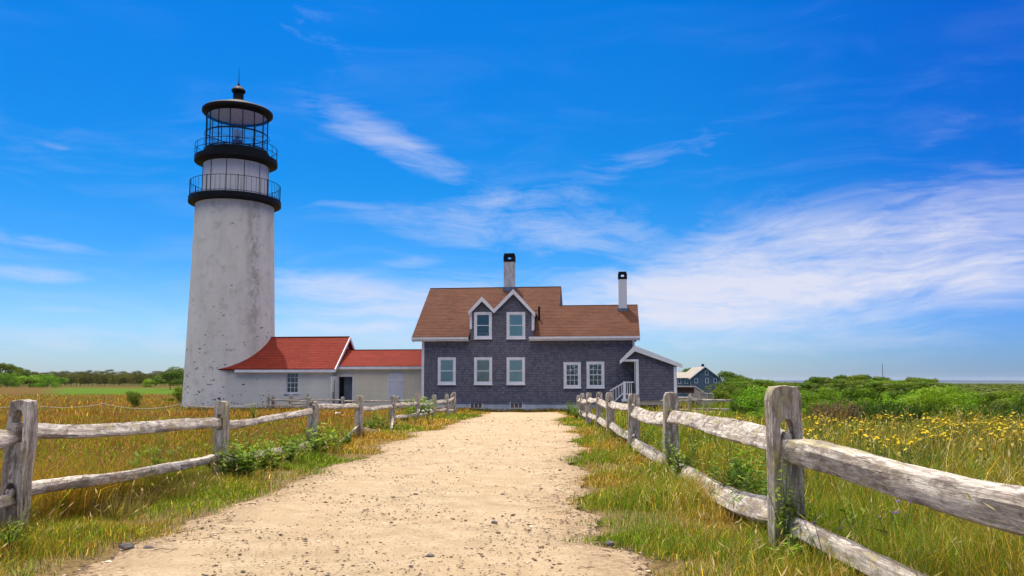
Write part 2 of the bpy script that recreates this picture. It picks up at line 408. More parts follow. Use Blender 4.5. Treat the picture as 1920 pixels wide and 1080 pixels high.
M_BLUEWALL = mat('slate_blue_siding', lambda t, p: (
    t.put(p.inputs['Base Color'], t.mix(brickish(t, t.node('ShaderNodeTexCoord').outputs['UV'], 3.0, .25, .4, .02).outputs[1],
          t.ramp(t.noise(t.node('ShaderNodeTexCoord').outputs['UV'], 1.2, 5, .6), [(.3, (.08, .12, .165)), (.7, (.115, .165, .22))]), (.045, .065, .09)))))
# --- ground
def sand_fn(t, p):
    pos = t.node('ShaderNodeNewGeometry').outputs['Position']
    big = t.noise(pos, .35, 5, .6); mid = t.noise(pos, 3, 6, .65); fine = t.noise(pos, 38, 5, .75); grit = t.noise(pos, 130, 3, .7)
    c = t.ramp(mid, [(.3, (.36, .265, .155)), (.55, (.46, .345, .21)), (.75, (.53, .41, .265))])
    c = t.mix(t.rng(big, .45, .7, 0, .5), c, (.50, .345, .20))
    c = t.mix(t.rng(grit, .55, .72, 0, .55), c, (.30, .20, .12))
    c = t.mix(t.rng(fine, .54, .64, 0, .85), c, (.22, .14, .075))
    c = t.mix(t.rng(grit, .24, .36, .5, 0), c, (.75, .66, .55))
    v = t.node('ShaderNodeTexVoronoi'); t.put(v.inputs['Vector'], pos); v.inputs['Scale'].default_value = 26
    sp = t.m('MULTIPLY', t.m('LESS_THAN', v.outputs['Distance'], .30), t.rng(t.noise(pos, 1.1, 5, .7), .40, .56))
    vs = t.node('ShaderNodeSeparateColor'); t.put(vs.inputs[0], v.outputs['Color'])
    sp = t.m('MULTIPLY', sp, t.m('GREATER_THAN', vs.outputs[0], .62))
    c = t.mix(sp, c, t.mix(vs.outputs[1], (.08, .05, .04), (.30, .22, .15)))
    # leaf litter and dirt gathered along the verges
    ed = t.node('ShaderNodeAttribute', attribute_name='edge').outputs['Fac']
    lt = t.m('MULTIPLY', t.rng(t.m('ADD', ed, t.m('MULTIPLY', t.noise(pos, 1.4, 6, .7), 1.1)), .62, 1.15, 1, 0), t.rng(t.noise(pos, 16, 6, .75), .40, .58, 0, .85))
    c = t.mix(lt, c, t.mix(mid, (.16, .10, .06), (.34, .23, .13)))
    dk = t.rng(t.noise(t.mapping(pos, (1, .5, 1)), .8, 7, .72), .50, .66, 0, .42); c = t.mix(dk, c, (.40, .27, .15))
    t.put(p.inputs['Base Color'], c); p.inputs['Roughness'].default_value = .95; p.inputs['Specular IOR Level'].default_value = .1
    t.put(p.inputs['Normal'], t.bump(t.m('ADD', t.m('ADD', t.m('MULTIPLY', mid, 1.6), t.m('MULTIPLY', fine, .7)), t.m('MULTIPLY', grit, .35)), .8, .03))
M_SAND = mat('sandy_path', sand_fn)
def ground_fn(t, p):
    pos = t.node('ShaderNodeNewGeometry').outputs['Position']
    sep = t.node('ShaderNodeSeparateXYZ'); t.put(sep.inputs[0], pos); X, Y = sep.outputs[0], sep.outputs[1]
    a = t.noise(pos, .12, 5, .6); b = t.noise(pos, 1.3, 6, .7); f = t.noise(pos, 22, 5, .75)
    str_ = t.noise(t.mapping(pos, (.02, .09, 1)), 1.0, 6, .65)
    meadow = t.mix(t.rng(a, .38, .62), (.17, .065, .018), (.11, .085, .016))
    meadow = t.mix(t.rng(b, .4, .7, 0, .6), meadow, (.21, .10, .028))
    meadow = t.mix(t.rng(str_, .48, .62, 0, .6), meadow, (.10, .115, .02))
    meadow = t.mix(t.rng(f, .3, .7, .55, 0), meadow, (.06, .045, .015))
    # mown lawn beyond the meadow
    lawn = t.mix(b, (.055, .115, .008), (.10, .16, .012))
    lm = t.m('MULTIPLY', t.rng(t.m('ADD', Y, t.m('MULTIPLY', str_, 40)), 112, 120), t.rng(t.m('ADD', Y, t.m('MULTIPLY', str_, 60)), 205, 215, 1, 0))
    c = t.mix(t.m('MULTIPLY', t.m('MULTIPLY', lm, t.m('LESS_THAN', X, -10)), t.rng(t.m('DIVIDE', X, Y), -.60, -.55)), meadow, lawn)
    c = t.mix(t.m('MULTIPLY', t.rng(Y, 200, 212), t.m('LESS_THAN', X, -10)), c, t.mix(str_, (.06, .06, .012), (.12, .09, .022)))
    # dirt and litter under the near verge grass
    litter = t.mix(b, (.20, .14, .05), (.44, .31, .16))
    c = t.mix(t.m('MULTIPLY', t.m('MULTIPLY', t.rng(t.m('ABSOLUTE', X), 3.3, 4.4, 1, 0), t.rng(Y, 36, 42, 1, 0)), t.rng(f, .25, .6)), c, litter)
    # scrub land to the right and far away
    scr = t.mix(t.rng(t.noise(pos, .05, 6, .7), .4, .6), (.03, .045, .008), (.055, .075, .014))
    c = t.mix(t.m('MULTIPLY', t.rng(Y, 24, 40), t.rng(X, 7, 15)), c, scr)
    t.put(p.inputs['Base Color'], c); p.inputs['Roughness'].default_value = 1; p.inputs['Specular IOR Level'].default_value = .05
    t.put(p.inputs['Normal'], t.bump(t.m('ADD', b, f), .9, .08))
M_GROUND = mat('meadow_ground', ground_fn)
M_WATER = mat('bay_water', lambda t, p: (t.put(p.inputs['Base Color'], (.02, .06, .12, 1)), setattr(p.inputs['Roughness'], 'default_value', .25)))
M_FARHILL = simple('far_shore_haze_blue', (.06, .11, .19), 1, .3, .002)  # blue of distant haze painted into the land's base colour
def leafmat(name, dark, light, trans=.35, hue=.04, rough=.5):
    def f(t, p):
        t.n.remove(p); out = t.n['Material Output']
        at = t.node('ShaderNodeAttribute', attribute_name='tint'); oi = t.node('ShaderNodeObjectInfo')
        c = t.mix(at.outputs['Fac'], dark, light)
        hs = t.node('ShaderNodeHueSaturation'); t.put(hs.inputs['Color'], c)
        t.put(hs.inputs['Hue'], t.m('ADD', .5 - hue / 2, t.m('MULTIPLY', oi.outputs['Random'], hue)))
        wn = t.node('ShaderNodeTexWhiteNoise', noise_dimensions='1D'); t.put(wn.inputs['W'], oi.outputs['Random'])
        t.put(hs.inputs['Value'], t.m('ADD', .72, t.m('MULTIPLY', wn.outputs[0], .6)))
        d = t.node('ShaderNodeBsdfPrincipled'); t.put(d.inputs['Base Color'], hs.outputs[0]); d.inputs['Roughness'].default_value = .65; d.inputs['Specular IOR Level'].default_value = .10
        tr = t.node('ShaderNodeBsdfTranslucent'); t.put(tr.inputs[0], t.mix(1.0, hs.outputs[0], (1.3, 1.5, .6), 'MULTIPLY'))
        mx = t.node('ShaderNodeMixShader'); mx.inputs[0].default_value = trans
        t.l.new(d.outputs[0], mx.inputs[1]); t.l.new(tr.outputs[0], mx.inputs[2]); t.l.new(mx.outputs[0], out.inputs[0])
    return mat(name, f)
M_LEAF = leafmat('scrub_leaf', (.040, .070, .004), (.19, .26, .016))
M_LEAFB = leafmat('bright_leaf', (.065, .125, .006), (.25, .37, .022))
M_PINE = leafmat('pine_needle', (.045, .055, .010), (.18, .155, .03), .3, .03)
M_WEED = leafmat('weed_leaf', (.065, .115, .010), (.27, .36, .04))
M_BARK = simple('grey_bark', (.13, .10, .075), .9, .4, 6)
def grass_fn(t, p):
    t.n.remove(p); out = t.n['Material Output']
    at = t.node('ShaderNodeAttribute', attribute_name='col')
    d = t.node('ShaderNodeBsdfPrincipled'); t.put(d.inputs['Base Color'], at.outputs['Color']); d.inputs['Roughness'].default_value = .6; d.inputs['Specular IOR Level'].default_value = .12
    tr = t.node('ShaderNodeBsdfTranslucent'); t.put(tr.inputs[0], t.mix(1.0, at.outputs['Color'], (1.35, 1.3, .8), 'MULTIPLY'))
    mx = t.node('ShaderNodeMixShader'); mx.inputs[0].default_value = .4
    t.l.new(d.outputs[0], mx.inputs[1]); t.l.new(tr.outputs[0], mx.inputs[2]); t.l.new(mx.outputs[0], out.inputs[0])
M_GRASS = mat('grass_blade', grass_fn)
M_PETAL = simple('yellow_petal', (.90, .64, .01), .6, .2, 30)
M_PURPLE = simple('purple_petal', (.16, .04, .40), .6, .2, 30)
M_WHITEP = simple('white_petal', (.75, .76, .62), .6, .2, 30)
M_STALK = simple('green_stalk', (.10, .15, .03), .7, .3, 20)
M_STONE = simple('dark_stone', (.10, .085, .08), .8, .5, 20, bump=.5)
M_ROPE = simple('pale_rope', (.50, .40, .24), .9, .2, 20)
M_STRAW = simple('dry_straw', (.45, .33, .16), .9, .3, 20)

L_px = [(60, 1120), (130, 1080), (240, 1030), (330, 992), (440, 950), (560, 900), (640, 868), (720, 838), (790, 810), (850, 795), (888, 784), (905, 776)]
R_px = [(1235, 1120), (1217, 1080), (1205, 1047), (1143, 1017), (1125, 967), (1092, 925), (1087, 880), (1076, 858), (1100, 832), (1082, 812), (1050, 789), (1062, 776)]
Lp = [ground_hit(*q) for q in L_px]; Rp = [ground_hit(*q) for q in R_px]
Lp = [Vector((-2.4, -6, 0)), Vector((-2.6, 2, 0))] + Lp; Rp = [Vector((1.0, -6, 0)), Vector((.9, 2, 0))] + Rp
def edge_x(pts, Y): return np.interp(Y, [p.y for p in pts], [p.x for p in pts])
def fbm1(x, seed):
    x = np.asarray(x, float); s = np.zeros_like(x)
    rg = np.random.RandomState(seed)
    for k, (fq, am) in enumerate(((.9, .10), (2.3, .07), (5.1, .045), (11, .03), (23, .018))):
        s = s + am * np.sin(x * fq + rg.rand() * 9) * np.sin(x * fq * .37 + rg.rand() * 9)
    return s
Rp.sort(key=lambda p: p.y)
PATH_END = 41.6
def path_edges(Y):
    sc = np.clip(.5 + np.asarray(Y) / 12, .5, 2.2)
    return edge_x(Lp, Y) + fbm1(Y, 3) * sc, edge_x(Rp, Y) + fbm1(Y, 8) * sc
def under_path(X, Y):
    if Y > PATH_END - .3: return 0.0 * X
    l, r_ = path_edges(Y); return ((X > l - .25) & (X < r_ + .25)).astype(float)
# ------------------------------------------------------------------ structure: ground, path, water, far shore
def build_ground():
    Ys = list(np.linspace(-25, 12, 150)) + [12 * (1.03 ** k) for k in range(1, 232)]
    nc = 221; V = []
    ts = np.linspace(-1, 1, nc)
    for Y in Ys:
        wd = 30 + 1.5 * max(Y, 0)
        X = np.sign(ts) * np.abs(ts) ** 1.8 * wd
        Z = H(X, np.full(nc, Y)) - .05 * under_path(X, Y); V.append(np.stack([X, np.full(nc, Y), Z], 1))
    V = np.concatenate(V); F = []
    for i in range(len(Ys) - 1):
        for j in range(nc - 1):
            a = i * nc + j; F.append((a, a + 1, a + nc + 1, a + nc))
    me = bpy.data.meshes.new('ground'); me.from_pydata(V.tolist(), [], F); me.materials.append(M_GROUND)
    me.polygons.foreach_set('use_smooth', [True] * len(F)); me.update()
    o = bpy.data.objects.new('ground', me); COL.objects.link(o); o['kind'] = 'structure'
build_ground()
def build_path():
    Y = np.concatenate([np.arange(-6, 2.5, .3), np.arange(2.5, 16, .05), np.arange(16, PATH_END, .12)])
    l, r = path_edges(Y); V = []; F = []; nc = 22
    for i, y in enumerate(Y):
        X = np.linspace(l[i], r[i], nc); Z = H(X, np.full(nc, y)) + .012
        Z[0] -= .02; Z[-1] -= .02
        Z += .012 * np.sin(X * 3.1 + y * 1.1) * np.sin(y * 1.7 - X)
        V += np.stack([X, np.full(nc, y), Z], 1).tolist()
    for i in range(len(Y) - 1):
        for j in range(nc - 1):
            a = i * nc + j; F.append((a, a + 1, a + nc + 1, a + nc))
    me = bpy.data.meshes.new('path'); me.from_pydata(V, [], F); me.materials.append(M_SAND)
    eg = np.concatenate([np.minimum(np.linspace(0, 1, nc), np.linspace(1, 0, nc)) * (r[i] - l[i]) for i in range(len(Y))])
    me.attributes.new('edge', 'FLOAT', 'POINT').data.foreach_set('value', eg.astype(np.float32))
    me.polygons.foreach_set('use_smooth', [True] * len(F)); me.update()
    o = bpy.data.objects.new('path', me); COL.objects.link(o); o['kind'] = 'structure'
build_path()
# pale sandy apron beside the ramp
def apron():
    V = []; F = []
    x0, x1, y0, y1 = 8.0, 10.6, 37.0, 46
    n = 14
    for i in range(n + 1):
        for j in range(n + 1):
            y = y0 + (y1 - y0) * i / n; x = x0 + (x1 - x0) * j / n + .3 * math.sin(i * 1.3)
            V.append((x, y, h(x, y) + .03))
    for i in range(n):
        for j in range(n): a = i * (n + 1) + j; F.append((a, a + 1, a + n + 2, a + n + 1))
    me = bpy.data.meshes.new('walkway'); me.from_pydata(V, [], F); me.materials.append(M_SAND); me.update()
    o = bpy.data.objects.new('walkway', me); COL.objects.link(o); o['kind'] = 'structure'
apron()
wm = MB(); wm.add([(-2000, 5200, -19), (20000, 5200, -19), (20000, 26000, -19), (-2000, 26000, -19)], [(0, 1, 2, 3)])
wm.build('water', M_WATER)['kind'] = 'structure'
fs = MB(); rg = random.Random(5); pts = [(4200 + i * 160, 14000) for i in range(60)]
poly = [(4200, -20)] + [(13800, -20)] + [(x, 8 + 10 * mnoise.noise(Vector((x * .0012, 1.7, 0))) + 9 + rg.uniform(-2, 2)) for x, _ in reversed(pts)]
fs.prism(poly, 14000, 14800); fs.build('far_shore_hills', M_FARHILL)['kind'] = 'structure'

# ------------------------------------------------------------------ the keeper's house (local frame: x along front, y into depth)
PHI = R(6.8)
P0 = W(791, 768, 44.5); P0.z = h(P0.x, P0.y) - .03
E = Vector((math.cos(PHI), -math.sin(PHI), 0)); S_ = Vector((math.sin(PHI), math.cos(PHI), 0))
def hp(px, py, v=0.0):
    d = ray(px, py); o = Vector((0, 0, EYE)) - P0
    k = (v - o.dot(S_)) / d.dot(S_); q = o + d * k
    return q.dot(E), q.z
def hx(px, v=0.0): return hp(px, 700, v)[0]
def hz(py, px=960, v=0.0): return hp(px, py, v)[1]

def window(root, x0, z0, x1, z1, v=0.0, trim=.13, cols=1, rows=1, inner=None, cas='curtain', split=True, name='window', bottom_rows=None, sill=True):
    """sash window flush on a wall whose outer face is at y = v (outside is -y)"""
    w = empty(name, ((x0 + x1) / 2, v, z0)); w.parent = root
    cx = (x0 + x1) / 2
    X0, X1, Z1 = x0 - cx, x1 - cx, z1 - z0
    f = MB(); t = trim
    f.box(X0, X0 + t, -.05, .0, 0, Z1); f.box(X1 - t, X1, -.05, .0, 0, Z1)
    f.box(X0 + t, X1 - t, -.048, 0, Z1 - t, Z1); f.box(X0 + t, X1 - t, -.048, 0, 0, t)
    if sill: f.box(X0 - .02, X1 + .02, -.085, -.001, -.035, .02)
    f.build('frame', M_TRIM, w, bevel=.004)
    sx0, sx1, sz0, sz1 = X0 + t, X1 - t, t, Z1 - t
    zm = (sz0 + sz1) / 2; s = MB(); r = .035
    for (a, b, yy) in ((zm - .02, sz1, -.034), (sz0, zm + .02, -.024)):
        s.box(sx0, sx0 + r, yy, yy + .012, a, b); s.box(sx1 - r, sx1, yy, yy + .012, a, b)
        s.box(sx0 + r, sx1 - r, yy + .001, yy + .011, a, a + r); s.box(sx0 + r, sx1 - r, yy + .001, yy + .011, b - r, b)
        for i in range(1, cols):
            x = sx0 + (sx1 - sx0) * i / cols; s.box(x - .01, x + .01, yy + .002, yy + .010, a + r, b - r)
        for i in range(1, rows):
            z = a + (b - a) * i / rows; s.box(sx0 + r, sx1 - r, yy + .003, yy + .009, z - .01, z + .01)
    s.build('sash', M_TRIM, w)
    g = MB(); g.box(sx0 + r * .5, sx1 - r * .5, -.018, -.016, sz0 + .01, sz1 - .01); g.build('pane', M_GLASS, w, uv=False)
    k = MB(); k.box(sx0, sx1, -.008, -.001, sz0, sz1)
    if cas == 'goods':
        k.build('dark_interior', M_ROOM, w)
        rg = random.Random(int(x0 * 100))
        for _ in range(11):
            q = MB(); a = sx0 + .02 + (sx1 - sx0 - .16) * ((_ * .37) % 1); b = sz0 + .02 + (sz1 - sz0 - .2) * ((_ * .618) % 1) * .8; q.box(a, a + rg.uniform(.04, .13), -.0135 - _ * .0001, -.0085, b, b + rg.uniform(.03, .12))
            q.build('goods', M_GOODS, w)
        for _ in range(6):
            q = MB(); a = rg.uniform(sx0 + .02, sx1 - .12); b = rg.uniform(zm, sz1 - .12); q.box(a, a + rg.uniform(.05, .2), -.0156 - _ * .0002, -.0150, b, b + rg.uniform(.02, .09))
            q.build('price_card', M_TRIM, w)
    elif cas == 'dark':
        k.build('dark_interior', M_ROOM, w)
        q = MB(); q.box(sx0 + .03, sx1 - .14, -.012, -.0085, sz0 + .17, sz0 + .20); q.box(sx1 - .17, sx1 - .14, -.0118, -.0085, sz0, sz0 + .17); q.build('ledge', M_BLIND, w)
    elif cas == 'blind': k.build('blind', M_BLIND, w)
    else:
        c = MB(); n = 14
        for i in range(n):                      # hanging folds
            a = sx0 + (sx1 - sx0) * i / n; b = sx0 + (sx1 - sx0) * (i + 1) / n; y = -.003 - .006 * (i % 2)
            c.box(a, b, y - .003, 0, sz0, sz1)
        c.build('curtain', M_CURTAIN, w)
    return w

def house():
    root = empty('keepers_house', P0, -PHI)
    tag(root, 'grey shingled house with brown roof, twin gabled dormers and two tall white chimneys', 'house')
    XR = hx(1190); zg = -.25
    zf = hz(757)                                   # top of the foundation
    z_eave = hz(632, 772, -.28)
    ze_wall = z_eave - .1
    D_eave = -.28; PI_ = math.tan(R(35.6))
    xm = hx(1053, 4.2)                             # where the tall part ends
    # ridge of both roofs
    def ridge_v(py, px):                           # depth where the roof plane seen at pixel row py
        lo, hi = 0, 12
        for _ in range(40):
            mid = (lo + hi) / 2
            if hp(px, py, mid)[1] > z_eave + (mid - D_eave) * PI_: lo = mid
            else: hi = mid
        return lo
    v1 = ridge_v(539, 920); v2 = ridge_v(572, 1120)
    z1 = z_eave + (v1 - D_eave) * PI_; z2 = z_eave + (v2 - D_eave) * PI_
    xl_e = hp(772, 632, D_eave)[0]; xr_e = hp(1200, 632, D_eave)[0]
    # ---- walls
    w = MB()
    T = .2
    ax0, ax1 = hx(881.5), hx(1000.5)
    # dormer outline on the front wall plane
    la = hp(904.5, 559); va = hp(927, 581); ra = hp(963, 545)
    zl = hp(881, 583)[1]; zr = hp(1000, 586)[1]
    poly = [(0, zf), (XR, zf), (XR, ze_wall), (ax1, ze_wall), (ax1, zr), ra, va, la, (ax0, zl), (ax0, ze_wall), (0, ze_wall)]
    w.prism(poly, 0, T)
    back1 = 2 * v1 + .28; back2 = 2 * v2 + .28
    w.prism_x([(T, zf), (back1 - .3, zf), (back1 - .3, z_eave), (v1, z1 - .12), (T, z_eave + .12)], 0, T)
    w.prism_x([(T, z_eave), (back1 - .3, z_eave), (v1, z1 - .12)], xm - T - .02, xm - .02)
    w.prism_x([(T, zf), (back2 - .3, zf), (back2 - .3, z_eave), (v2, z2 - .12), (T, z_eave + .12)], XR - T, XR)
    w.box(T, xm - .05, back1 - .5, back1 - .3, zf, z_eave); w.box(xm - .05, XR - T, back2 - .5, back2 - .3, zf, z_eave)
    w.build('wall', M_SHINGLE, root)
    f = MB(); f.box(-.0 + .03, XR - .03, .03, back2 - .6, zg, zf); f.build('foundation', M_FOUND, root)
    cb = MB(); cb.box(-.03, .11, -.03, -.001, zf - .02, ze_wall); cb.build('corner_board', M_TRIM, root)
    cb = MB(); cb.box(XR - .10, XR + .02, -.03, -.001, hz(660, 1188), ze_wall); cb.build('corner_board', M_TRIM, root)
    # ---- roofs
    rf = MB(); th = .09
    def roofpair(x0, x1, v, z, cutfront=None, vr_back=None):
        vb = 2 * v - D_eave
        rf.slab([(x0, D_eave, z_eave), (x1, D_eave, z_eave), (x1, v, z), (x0, v, z)], th)
        rf.slab([(x0, v, z), (x1, v, z), (x1, vb, z_eave), (x0, vb, z_eave)], th)
    vb = 2 * v1 - D_eave
    # tall roof: the eave strip is cut where the dormers rise
    vcut = .45; zc = z_eave + (vcut - D_eave) * PI_
    rf.slab([(xl_e, D_eave, z_eave), (ax0 - .04, D_eave, z_eave), (ax0 - .04, vcut, zc), (xl_e, vcut, zc)], th)
    rf.slab([(ax1 + .04, D_eave, z_eave), (xm, D_eave, z_eave), (xm, vcut, zc), (ax1 + .04, vcut, zc)], th)
    rf.slab([(xl_e, vcut, zc), (xm, vcut, zc), (xm, v1, z1), (xl_e, v1, z1)], th)
    rf.slab([(xl_e, v1, z1), (xm, v1, z1), (xm, vb, z_eave), (xl_e, vb, z_eave)], th)
    rf.slab([(xm, D_eave, z_eave), (xr_e, D_eave, z_eave), (xr_e, v2, z2), (xm, v2, z2)], th)
    rf.slab([(xm + .002, v2, z2), (xr_e, v2, z2), (xr_e, 2 * v2 - D_eave, z_eave), (xm + .002, 2 * v2 - D_eave, z_eave)], th)
    o = rf.build('roof', M_BROWNROOF, root)
    cap = MB(); cap.box(xl_e, xm, v1 - .05, v1 + .05, z1 - .05, z1 + .005); cap.box(xm + .01, xr_e, v2 - .05, v2 + .05, z2 - .05, z2 + .005); cap.build('ridge_cap', M_BROWNROOF, o)
    # fascia, gutters and rakes
    for a, b in ((xl_e, ax0 - .06), (ax1 - .22, xr_e)):
        fa = MB()
        fa.box(a, b, D_eave - .03, D_eave - .003, z_eave - .24, z_eave - .035)
        fa.box(a, b, D_eave - .002, -.002, z_eave - .24, z_eave - .20)
        fa.box(a, b, D_eave - .10, D_eave - .031, z_eave - .14, z_eave - .03)      # gutter
        fa.build('eave_fascia', M_TRIM, root)
    for x, v, z in ((xl_e + .12, v1, z1), (xr_e - .12, v2, z2)):
        sgn = -1 if x == xl_e + .12 else 1; rk = MB()
        xa, xb = (x - .03, x - .002) if sgn < 0 else (x + .002, x + .03)
        rk.prism_x([(D_eave, z_eave - .32), (v, z - .32), (v, z - .125), (D_eave, z_eave - .125)], xa, xb)
        rk.build('rake_board', M_TRIM, root)
    # ---- dormers: small gable roofs running back, white rakes, side walls
    for nm, apex, lft, rgt in (('left', la, (hp(879, 585)), va), ('right', ra, va, hp(1004, 588))):
        dr = empty('dormer', ((lft[0] + rgt[0]) / 2, 0, 0)); dr.parent = root; cx = (lft[0] + rgt[0]) / 2
        vend = lambda z: D_eave + (z - z_eave) / PI_ + .05
        ap = (apex[0] - cx, apex[1] + .07); l_ = (lft[0] - cx, lft[1]); r_ = (rgt[0] - cx, rgt[1])
        r2 = MB(); f0 = -.16
        r2.slab([(l_[0], f0, l_[1]), (ap[0], f0, ap[1]), (ap[0], vend(ap[1]), ap[1]), (l_[0], vend(l_[1]), l_[1])], .07)
        r2.slab([(ap[0], f0 + .002, ap[1]), (r_[0], f0 + .002, r_[1]), (r_[0], vend(r_[1]), r_[1]), (ap[0], vend(ap[1]), ap[1])], .07)
        r2.build('dormer_roof', M_BROWNROOF, dr)
        b = MB(); t_ = .17
        b.prism([(l_[0], l_[1] - t_ - .03), (ap[0], ap[1] - t_ - .10), (ap[0], ap[1] - .0), (l_[0], l_[1] + .02)], f0 - .03, f0 - .002)
        b.prism([(ap[0] + .001, ap[1] - t_ - .10), (r_[0], r_[1] - t_ - .03), (r_[0], r_[1] + .02), (ap[0] + .001, ap[1])], f0 - .031, f0 - .003)
        b.prism([(l_[0] + .02, l_[1] - t_ + .02), (ap[0], ap[1] - t_ - .06), (ap[0], ap[1] - .07), (l_[0] + .02, l_[1] - .03)], f0, -.002)
        b.build('gable_trim', M_TRIM, dr)
        sw = MB()
        if nm == 'left': sw.prism_x([(.2, z_eave), (.9, z_eave + .9), (1.2, zl + .0), (.2, zl)], ax0 - cx + .003, ax0 - cx + .10)
        else: sw.prism_x([(.2, z_eave), (.9, z_eave + .9), (1.2, zr + .0), (.2, zr)], ax1 - cx - .10, ax1 - cx - .003)
        sw.build('cheek_wall', M_SHINGLE, dr)
        if nm == 'left':
            cbd = MB(); cbd.box(ax0 - cx - .03, ax0 - cx + .09, -.03, -.002, hz(617, 884), zl - .02)
        else:
            cbd = MB(); cbd.box(ax1 - cx - .10, ax1 - cx + .02, -.03, -.002, hz(620, 1000), zr - .02); cbd.box(ax1 - cx + .021, ax1 - cx + .03, -.03, .25, hz(618, 1000), zr - .02)
        cbd.build('corner_board', M_TRIM, dr)
    # ---- windows
    def win(pxa, pya, pxb, pyb, **k):
        a = hp(pxa, pyb); b = hp(pxb, pya); return window(root, a[0], a[1], b[0], b[1], **k)
    win(889, 585, 922.5, 635.5, cas='dark'); win(950, 585, 985, 635.5, cas='curtain')
    win(821, 670, 855, 721, cas='curtain'); win(889, 670, 923, 721, cas='blind'); win(950, 670, 984.5, 721, cas='curtain')
    win(1057, 679, 1089, 727.5, cas='goods', cols=3, rows=2); win(1100, 678, 1133, 727.5, cas='goods', cols=3, rows=2)
    for pa, pb in ((881, 905), (956, 980.5)):       # cellar lights
        a = hp(pa, 766, .03); b = hp(pb, 754, .03)
        cw = empty('cellar_window', ((a[0] + b[0]) / 2, .03, a[1])); cw.parent = root; wd = (b[0] - a[0]) / 2; hh_ = b[1] - a[1]
        f = MB(); f.box(-wd, -wd + .05, -.03, 0, 0, hh_); f.box(wd - .05, wd, -.03, 0, 0, hh_); f.box(-wd + .05, wd - .05, -.029, 0, 0, .04); f.box(-wd + .05, wd - .05, -.029, 0, hh_ - .03, hh_)
        for q in (-.33, .33): f.box(q * wd - .015, q * wd + .015, -.02, -.001, .04, hh_ - .03)
        f.build('frame', M_TRIM, cw)
        g = MB(); g.box(-wd + .04, wd - .04, -.012, -.001, .03, hh_ - .02); g.build('pane', M_BROWNGLASS, cw)
    # ---- chimneys
    def chimney(pxa, pxb, pytop, pyblack, v, zroof, dirty):
        a = hp(pxa, pytop, v); b = hp(pxb, pytop, v); zb = hp(pxa, pyblack, v)[1]
        ch = empty('chimney', ((a[0] + b[0]) / 2, v, zroof - .5)); ch.parent = root
        hw = (b[0] - a[0]) / 2; dp = hw * .8; z0 = -0.2; zk = zb - zroof + .5; zt = a[1] - zroof + .5
        m = MB(); m.box(-hw + .02, hw - .02, -dp + .02, dp - .02, z0, zk); m.build('stack', M_CHIM if dirty else M_CHIM2, ch, bevel=.01)
        m = MB(); hd = zt - zk; t_ = hw * .55; gz0, gz1 = zk + hd * (.30 if dirty else .30), zk + hd * (.62 if dirty else .66); gw = hw * .34
        m.box(-hw, -gw, -dp, dp, zk, zt - .12); m.box(gw, hw, -dp, dp, zk, zt - .12)
        m.box(-gw, gw, -dp, dp, zk, gz0); m.box(-gw, gw, -dp, dp, gz1, zt - .12); m.box(-hw + .03, hw - .03, -dp + .03, dp - .03, zt - .12, zt)
        m.build('black_cap', M_BLACK, ch, bevel=.02)
        m = MB(); m.box(-hw - .03, hw + .03, -dp - .03, dp + .03, z0, .5 + (.12 if dirty else .1)); m.build('flashing', M_FLASH, ch)
        return ch
    chimney(945, 966, 476, 492, v1 - .12, z1 - .15, True)
    chimney(1158.5, 1175.5, 510, 524, v2 - .35, z2 - .35, False)
    # vent pipe on the roof right of the dormers
    pv = 1.15; px, pz = hp(1011, 611, pv); m = MB(); m.tube([(0, 0, -.3), (0, 0, hp(1011, 575, pv)[1] - pz)], .06, 10)
    o = m.build('vent_pipe', M_BLACK, root, (px, pv, pz)); 
    m = MB(); m.bar((0, 0, .85), (-.28, 0, .87), .02, .02); m.build('bracket', M_BLACK, o)
    m = MB(); m.lathe([(.16, -.06), (.07, .06), (.065, .09)], 16); m.build('flashing', M_FLASH, o)
    # ---- side porch shed with its own asymmetric gable
    vs = -1.15
    sh = empty('side_porch', (hx(1195, vs), vs, 0)); sh.parent = root; cx = hx(1195, vs)
    A = hp(1190, 651, vs); Lq = hp(1162, 679, vs); Rq = hp(1279, 686, vs); base = hp(1195, 752, vs)[1]
    xw0, xw1 = hx(1192, vs), hx(1268, vs)
    zin_l = hp(1190, 676, vs)[1]
    zat = lambda x: A[1] + (Rq[1] - A[1]) * (x - A[0]) / (Rq[0] - A[0]) - .2
    m = MB(); m.prism([(xw0 - cx, base), (xw1 - cx, base), (xw1 - cx, zat(xw1)), (xw0 - cx, zat(xw0))], .05, .2)
    m.prism([(Lq[0] - cx + .25, zin_l), (xw0 - cx - .001, zin_l), (xw0 - cx - .001, zat(xw0) - .02), (A[0] - cx, A[1] - .2)], .051, .2)
    m.box(xw1 - cx - .15, xw1 - cx, .2, 4.5, base, zat(xw1)); m.box(xw0 - cx, xw0 - cx + .12, .2, 1.15, base, zat(xw0))
    m.build('wall', M_SHINGLE, sh)
    m = MB(); L2 = 5.0
    m.slab([(Lq[0] - cx, -.12, Lq[1] + .08), (A[0] - cx, -.12, A[1] + .08), (A[0] - cx, L2, A[1] + .08), (Lq[0] - cx, 1.14, Lq[1] + .08)], .07)
    m.slab([(A[0] - cx, -.118, A[1] + .08), (Rq[0] - cx, -.118, Rq[1] + .08), (Rq[0] - cx, L2, Rq[1] + .08), (A[0] - cx, L2, A[1] + .08)], .07)
    m.build('roof', M_BROWNROOF, sh)
    m = MB(); t_ = .19
    m.prism([(Lq[0] - cx, Lq[1] - .12), (A[0] - cx, A[1] - t_ - .03), (A[0] - cx, A[1] + .085), (Lq[0] - cx, Lq[1] + .085)], -.15, -.121)
    m.prism([(A[0] - cx + .001, A[1] - t_ - .03), (Rq[0] - cx, Rq[1] - .12), (Rq[0] - cx, Rq[1] + .085), (A[0] - cx + .001, A[1] + .085)], -.151, -.122)
